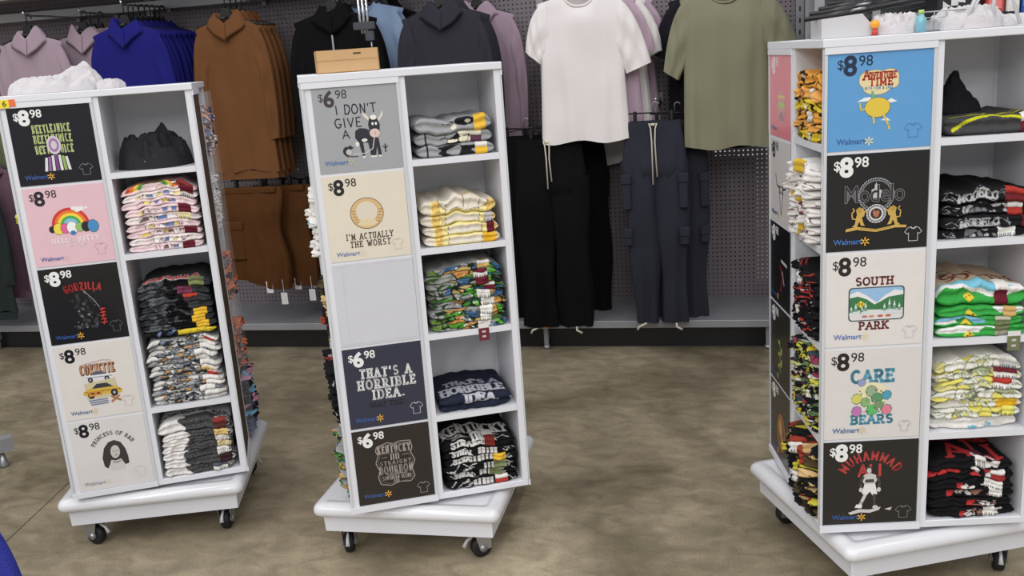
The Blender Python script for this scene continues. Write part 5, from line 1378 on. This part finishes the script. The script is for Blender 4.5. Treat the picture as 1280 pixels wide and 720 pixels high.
# brown folded pants
def folded_pants(m, hw=.19, L=.55, seed=1):
    mb = MB(); N = 30
    ctr = [(.012 * math.sin(i * .3 + seed), 0, -L * i / (N - 1)) for i in range(N)]
    cloth_tube(mb, ctr, [hw * (.97 + .04 * math.sin(i * .25 + seed)) for i in range(N)], [.02 + .022 * min(1, i / 8) for i in range(N)], m, 56, seed, .010, 2.6, top_fn=lambda x, s_, t: -.035 * t ** 6 * (x / hw + .6) - .01 * math.sin(x * 18) * t ** 3)
    mb.add([(c[0] + hw * .97 * math.cos(2 * PI * k / 40), .019 * math.sin(2 * PI * k / 40), 0) for c in [ctr[0]] for k in range(40)], [tuple(range(40))], m)
    G_ = [[(hw * .98 * math.cos(2 * PI * k / 40), .042 * math.sin(2 * PI * k / 40), z) for k in range(40)] for z in (-L * .90, -L * .905)]
    o = mb.build('folded_pants'); 
    pk = MB(); pk.bbox(-.175, -.05, -.052, -.03, -.42, -.20, m, .008); pk.bbox(-.18, -.045, -.057, -.03, -.24, -.19, m, .006); pk.build('cargo_pocket', o)
    wb = MB(); wb.bbox(-hw * .9, hw * .9, -.028, .028, -.034, .002, m, .006); wb.build('waistband', o)
    for sx, zz in ((.07, -.57), (.155, -.64)):
        tg = MB(); tg.box(sx - .02, sx + .02, -.047, -.0455, zz - .02 - .03, zz + .02, mat('paper_tag', (222, 222, 224), rough=.6)); tg.box(sx - .001, sx + .001, -.047, -.0455, zz + .02, zz + .10, MATS['paper_tag']); tg.build('price_tag', o)
    return o
fp = folded_pants(DBR); fp.location = (-2.655, 4.975, 1.0); tag(fp, 'brown cargo pants folded over a clip hanger, front pair under the brown hoodies', 'pants', 'folded brown pants')
for i, (dx, yy) in enumerate(((.07, 5.09), (.13, 5.20), (.19, 5.31))):
    c = copy_tree(fp); c.location = (-2.60 + dx, yy, .99 - .02 * i); tag(c, 'brown folded cargo pants, %s pair from the front under the brown hoodies' % ROWN[i + 1], 'pants', 'folded brown pants')
    clip_hanger(-2.60 + dx, yy, 1.0 - .02 * i, 'black clip hanger of the %s pair of brown pants' % ROWN[i + 1], w=.11, rod=False)
clip_hanger(-2.655, 4.975, 1.01, 'black clip hanger of the front brown pants', w=.11)
# low garments behind the left tower
lg = hoodie(MAU, seed=41, hw=.23, L=.80); lg.location = (-4.42, 5.02, 1.20); tag(lg, 'mauve hoodie hanging low left of the green-lettered tower', 'hoodie')
lg2 = hoodie(DGR, seed=42, hw=.24, L=.86); lg2.location = (-4.52, 4.86, 1.16); tag(lg2, 'dark green hoodie hanging in front of the low mauve hoodie', 'hoodie')
lg3 = make_garment('t_shirt', fabric('olive_dark', (110, 116, 84)), L=.5, hw=.22, seed=43); lg3.location = (-4.38, 5.16, 1.62); tag(lg3, 'olive green t-shirt glimpsed above the low mauve hoodie', 't-shirt')
for (x, y, z, nm) in ((-4.42, 5.02, 1.20, 'low mauve hoodie'), (-4.52, 4.86, 1.16, 'low dark green hoodie'), (-4.38, 5.16, 1.62, 'olive t-shirt')):
    make_hanger((x, y + .004, z), 'black plastic hanger of the %s' % nm); face_arm(x + .017, z + .0995, y - .03, label='chrome arm holding the %s' % nm)
# more dark lower row between the brown pants and the black joggers, in the shade of the hoodies
dp = make_pants('jogger_pants', BLK, waist=.17, hip=.20, L=.95, legw=.105, spread=0, seed=45, cord=False, cuff=False)
for i, (x, lb_) in enumerate(((-2.02, 'in the gap left of the donkey-sign tower'), (-1.60, 'behind the donkey-sign tower'), (-1.36, 'at the edge of the donkey-sign tower'))):
    o = dp if i == 0 else copy_tree(dp); o.location = (x, 5.02 + .05 * i, 1.02 + .09 * (i > 0)); tag(o, 'black jogger pants hanging %s' % lb_, 'pants'); clip_hanger(x, 5.02 + .05 * i, 1.03 + .09 * (i > 0), 'black clip hanger for joggers %s' % lb_)

# clear hanging strip with glossy uprights right of the black hoodie
root = empty('hanging_strip', (-1.80, 4.84, 1.86)); tag(root, 'glossy hanging strip with a grey clip between the black and charcoal hoodies', 'hanging strip')
mb = MB()
for dx in (-.022, .0, .022): mb.tube([(dx, 0, .5), (dx, 0, .02), (dx * .6, -.004, -.06)], .007, CHROME, 12)
mb.build('chrome_rod', root)
mb = MB(); mb.bbox(-.06, .06, -.014, .006, -.04, .0, mat('smoky_clip', (70, 72, 78), rough=.2, coat=.5), .004); mb.build('clip', root)
mb = MB(); mb.bbox(.0, .05, -.012, .004, -.10, -.045, MATS['smoky_clip'], .006); mb.tube([(.03, 0, -.1), (.03, 0, -.15)], .005, STEEL, 8); mb.build('latch', root)

# ------------------------------------------------------------------ clutter on top of the right tower
def top_R(o, x, y, rz=0, z=ZT + .0008): return place(o, 'R', 0, x, y, z, rz)
mb = MB(); M_ = mat('white_card_holder', (196, 195, 197), rough=.5)
pts = [(0, 0), (.155, 0), (.105, .058), (0, .050)]
mb.add([(a, 0, b) for a, b in pts] + [(a, .10, b) for a, b in pts], [(0, 1, 2, 3), (7, 6, 5, 4), (0, 4, 5, 1), (1, 5, 6, 2), (2, 6, 7, 3), (3, 7, 4, 0)], M_)
o = mb.build('file_holder'); tag(o, 'white slant-sided holder on top of the tower, above the blue sign', 'holder'); top_R(o, -.29, -.24)
# loose black hangers laid across the holder
for i, (dx, dz, rr_) in enumerate(((-.02, .062, .10), (.0, .074, .22), (.03, .086, .30), (.06, .098, .18))):
    b = empty('loose_hanger', (0, 0, 0)); q = MB()
    q.tube([(-.02, 0, 0), (.10, .0, .010), (.20, .0, .022), (.30, 0, .03)], [.006, .009, .009, .006], BLACKPL, 8); q.build('shoulder_bar', b)
    q = MB(); q.tube([(.10, 0, .01), (.10, -.03, .016), (.115, -.045, .018), (.13, -.035, .018)], .003, STEEL, 8); q.build('hook', b)
    tag(b, 'black hanger lying loose on the white holder, %s of four' % ['lowest', 'second lowest', 'second highest', 'topmost'][i], 'hanger', 'loose hangers on the clutter-topped tower'); top_R(b, -.285 + dx, -.20 + .02 * i, rr_ * .5, ZT + dz - .008)
q = MB(); q.bbox(0, .05, 0, .012, 0, .055, mat('red_card', (190, 60, 44), rough=.5), .002); o = q.build('red_card'); tag(o, 'small red card behind the white slant-sided holder', 'card'); top_R(o, -.195, -.125)
b = empty('ball_ornament', (0, 0, 0)); q = MB()
G = [[(.0115 * math.sin(PI * i / 12) * math.cos(2 * PI * k / 20), .0115 * math.sin(PI * i / 12) * math.sin(2 * PI * k / 20), .028 - .0115 * math.cos(PI * i / 12)) for k in range(20)] for i in range(13)]
q.grid(G, mat('orange_ball', (240, 160, 40), rough=.3), closeu=True); q.build('ball', b); q = MB(); q.tube([(0, 0, 0), (0, 0, .018)], [.009, .005], mat('red_base', (196, 60, 50), rough=.4), 12); q.build('foot', b)
tag(b, 'little orange ball ornament on the tower top beside the holder', 'ornament'); top_R(b, -.155, -.25)
for i, (x, y, sx, sy, h, sd, lb_) in enumerate(((-.09, -.20, .15, .12, .06, 31, 'by the orange ball'), (.10, -.20, .19, .16, .066, 33, 'in front of the price board'), (.22, -.17, .15, .14, .035, 35, 'at its far right end'))):
    o = crumple('white_garment', sx, sy, h, sd, WF, 'bunched white garment on the tower top %s' % lb_, 'garment'); top_R(o, x, y)
o = crumple('black_garment', .15, .13, .045, 37, fabric('black_cloth_top', (30, 30, 36)), 'bunched black garment on the tower top near its far corner', 'garment'); top_R(o, .235, -.05)
# small bottle
b = empty('hand_bottle', (0, 0, 0)); q = MB(); q.tube([(0, 0, 0), (0, 0, .034), (0, 0, .040), (0, 0, .046)], [.013, .013, .008, .006], mat('cyan_bottle', (120, 180, 196), rough=.2, coat=.4), 16); q.build('bottle_body', b)
q = MB(); q.tube([(0, 0, .046), (0, 0, .056)], .007, mat('lime_cap', (180, 206, 110), rough=.4), 12); q.build('cap', b); tag(b, 'small cyan bottle with a green cap on the tower top', 'bottle'); top_R(b, -.045, -.27)
# wire tray with slanted struts
b = empty('wire_tray', (0, 0, 0)); GW = mat('pale_wire', (176, 178, 182), rough=.35, metal=.4)
q = MB(); q.box(0, .12, 0, .10, .0, .004, GW); q.box(0, .12, 0, .004, 0, .022, GW); q.box(0, .12, .096, .10, 0, .03, GW); q.box(0, .004, 0, .10, 0, .05, GW); q.build('tray', b)
q = MB()
for z in (.035, .05): q.tube([(0, 0, z), (.12, 0, z)], .0015, STEEL, 6); q.tube([(0, .1, z), (.12, .1, z)], .0015, STEEL, 6)
for x in (0, .03, .06, .09, .12): q.tube([(x, 0, .0), (x, 0, .05)], .0015, STEEL, 6)
q.build('wire_rail', b); tag(b, 'pale wire tray between the bottle and the white garments', 'tray'); top_R(b, -.03, -.24)
for i, (x, dx) in enumerate(((.06, .055), (.14, .0), (.21, -.04))):
    q = MB(); q.tube([(0, 0, 0), (dx, .0, .12)], .0045, mat('pale_strut', (196, 198, 202), rough=.4), 10); q.tube([(0, 0, 0), (0, 0, .003)], .009, MATS['pale_strut'], 10)
    o = q.build('display_strut'); tag(o, 'pale thin strut %s' % ['leaning to the right above the wire tray', 'standing upright between two leaning struts', 'leaning to the left near the black garment'][i], 'strut', 'struts on the tower top'); top_R(o, x, -.265)

# next aisle seen over the right tower
AX = 1.15; AY = 4.35
root = empty('aisle_rack', (AX, AY, 0)); tag(root, 'grey metal shelving rack beyond the clutter-topped tower', 'rack')
q = MB()
for x in (-.72, .9):
    for y in (-.02, .4): q = MB(); q.box(x - .02, x + .02, y, y + .04, 0, 2.2, GREYMET); q.build('upright', root)
q = MB(); q.bbox(-.72, .9, -.03, .45, 1.62, 1.645, GREYMET, .003); q.build('shelf', root)
q = MB(); q.bbox(-.72, .9, -.03, .45, 1.86, 1.885, GREYMET, .003); q.build('shelf', root)
q = MB(); q.box(-.72, .9, .42, .43, .1, 2.2, mat('rack_back', (120, 120, 126), rough=.5)); q.build('back_panel', root)
q = MB(); q.bbox(0, .17, 0, .012, 0, .20, mat('price_board', (30, 28, 38), rough=.4), .003)
V, F = font_mesh('$7', .03); q.add([(x * .17 + .02, -.0008, y * .17 + .045) for x, y in V], F, mat('board_ink', (232, 232, 236)))
o = q.build('price_board'); o.location = (.90, 4.36, 1.646); tag(o, 'black board with a white price behind the white garments', 'board')
cols = [((190, 70, 64), .07, .14), ((226, 222, 218), .05, .17), ((40, 90, 170), .03, .15), ((196, 120, 130), .09, .12), ((50, 150, 90), .10, .10), ((96, 50, 40), .05, .15), ((40, 130, 70), .12, .13), ((200, 196, 190), .06, .16), ((60, 60, 66), .08, .15)]
x = 1.09
for i, (c, w_, h_) in enumerate(cols):
    q = MB(); q.bbox(0, w_, 0, .12, 0, h_, mat('carton_%d' % i, c, rough=.35, noise_amt=.3, noise_scale=45), .004); q.box(w_ * .15, w_ * .85, -.0008, 0, h_ * .3, h_ * .7, mat('carton_panel_%d' % i, tuple(min(255, k + 60) for k in c), rough=.4, noise_amt=.35, noise_scale=60))
    o = q.build('packaged_item'); o.location = (x, 4.36, 1.646)
    tag(o, 'small %s package on the grey rack beyond the clutter-topped tower' % ['brick red', 'off-white', 'narrow blue', 'dusty pink', 'low green', 'brown', 'wide deep green', 'pale grey', 'dark grey'][i], 'package', 'packages on the far rack'); x += w_ + .008
# black fixture arms
for i in range(3):
    q = MB(); q.tube([(0, 0, 0), (.28, -.02, .05)], .008, BLACKPL, 8); q.box(.02, .05, -.02, .005, -.03, .02, GREYMET)
    o = q.build('empty_garment_rail'); o.location = (.56 + .05 * i, 4.30 - .04 * i, 1.665 + .045 * i); tag(o, 'black empty display arm %s over the blue sign' % ['lowest', 'in the middle', 'highest'][i], 'rail', 'black arms beyond the tower')

# ------------------------------------------------------------------ bits at the left edge
root = empty('low_rack_rail', (-3.13, 3.37, 0)); tag(root, 'end of a low grey metal rack rail near the left edge', 'rail')
q = MB(); D = Vector((-.62, -.78, 0)).normalized(); a_ = math.atan2(D.y, D.x)
Rm = Matrix.Rotation(a_, 4, 'Z'); q.box(0, 1.0, -.03, .03, .075, .135, GREYMET, rot=Rm); q.build('rail', root)
q = MB(); q.tube([tuple(Rm @ Vector((.05, 0, 0))), tuple(Rm @ Vector((.05, 0, .012))), tuple(Rm @ Vector((.05, 0, .075)))], [.02, .02, .006], STEEL, 12); q.build('glide', root)
BL2 = fabric('blue_terry', (52, 58, 150), bump=1.0, na=.25, sc=160)
bh = hoodie(BL2, seed=61, hw=.25, L=.62); bh.location = (-1.935, 1.60, .74); bh.rotation_euler = (0, 0, .7)
tag(bh, 'royal blue fleece hoodie at the lower left corner, near the low grey rail', 'hoodie')
make_hanger((-1.93, 1.605, .72), 'black plastic hanger of the corner blue fleece', rz=.7)
q = MB(); q.tube([(-2.35, 1.62, .785), (-1.70, 1.62, .785)], .012, GREYMET, 10); q.tube([(-2.35, 1.62, .0), (-2.35, 1.62, .785)], .014, GREYMET, 10); q.tube([(-2.35, 1.4, .012), (-2.35, 1.9, .012)], .012, GREYMET, 10)
o = q.build('low_garment_rail'); tag(o, 'low grey garment rail carrying the corner blue fleece', 'rail')

# ------------------------------------------------------------------ light, world, camera
w = bpy.data.worlds.new('store'); SC.world = w; w.use_nodes = True
w.node_tree.nodes['Background'].inputs[0].default_value = (.93, .96, 1.0, 1); w.node_tree.nodes['Background'].inputs[1].default_value = .50
def lamp(x, y, z, sx, sy, e):
    l = bpy.data.lights.new('ceiling_strip', 'AREA'); l.shape = 'RECTANGLE'; l.size = sx; l.size_y = sy; l.energy = e; l.color = (1.0, .985, .96)
    o = bpy.data.objects.new('ceiling_strip', l); COL.objects.link(o); o.location = (x, y, z); return o
for x in (-5.0, -2.4, .2, 2.8):
    for y, e in ((-6.5, 88), (-4.0, 68), (-1.6, 43), (.8, 31), (3.2, 22)):
        lamp(x, y, 4.6, .35, 1.8, e)
cam = bpy.data.cameras.new('camera'); co = bpy.data.objects.new('camera', cam); COL.objects.link(co)
cam.lens = 36 * 1172.786 / 1280; cam.clip_start = .05
pt, rl, yw = .2427, -.0708, .2250
fw = Vector((0, math.cos(pt), -math.sin(pt))); r0 = Vector((1, 0, 0)); u0 = r0.cross(fw)
r = math.cos(rl) * r0 + math.sin(rl) * u0; u = -math.sin(rl) * r0 + math.cos(rl) * u0
M3 = Matrix((r, u, -fw)).transposed()
co.matrix_world = Matrix.Translation((0, 0, 1.6383)) @ Matrix.Rotation(yw, 4, 'Z') @ M3.to_4x4()
SC.camera = co
SC.view_settings.view_transform = 'Standard'; SC.view_settings.look = 'None'; SC.view_settings.gamma = 1; SC.view_settings.use_curve_mapping = False
SC.view_settings.exposure = -0.12
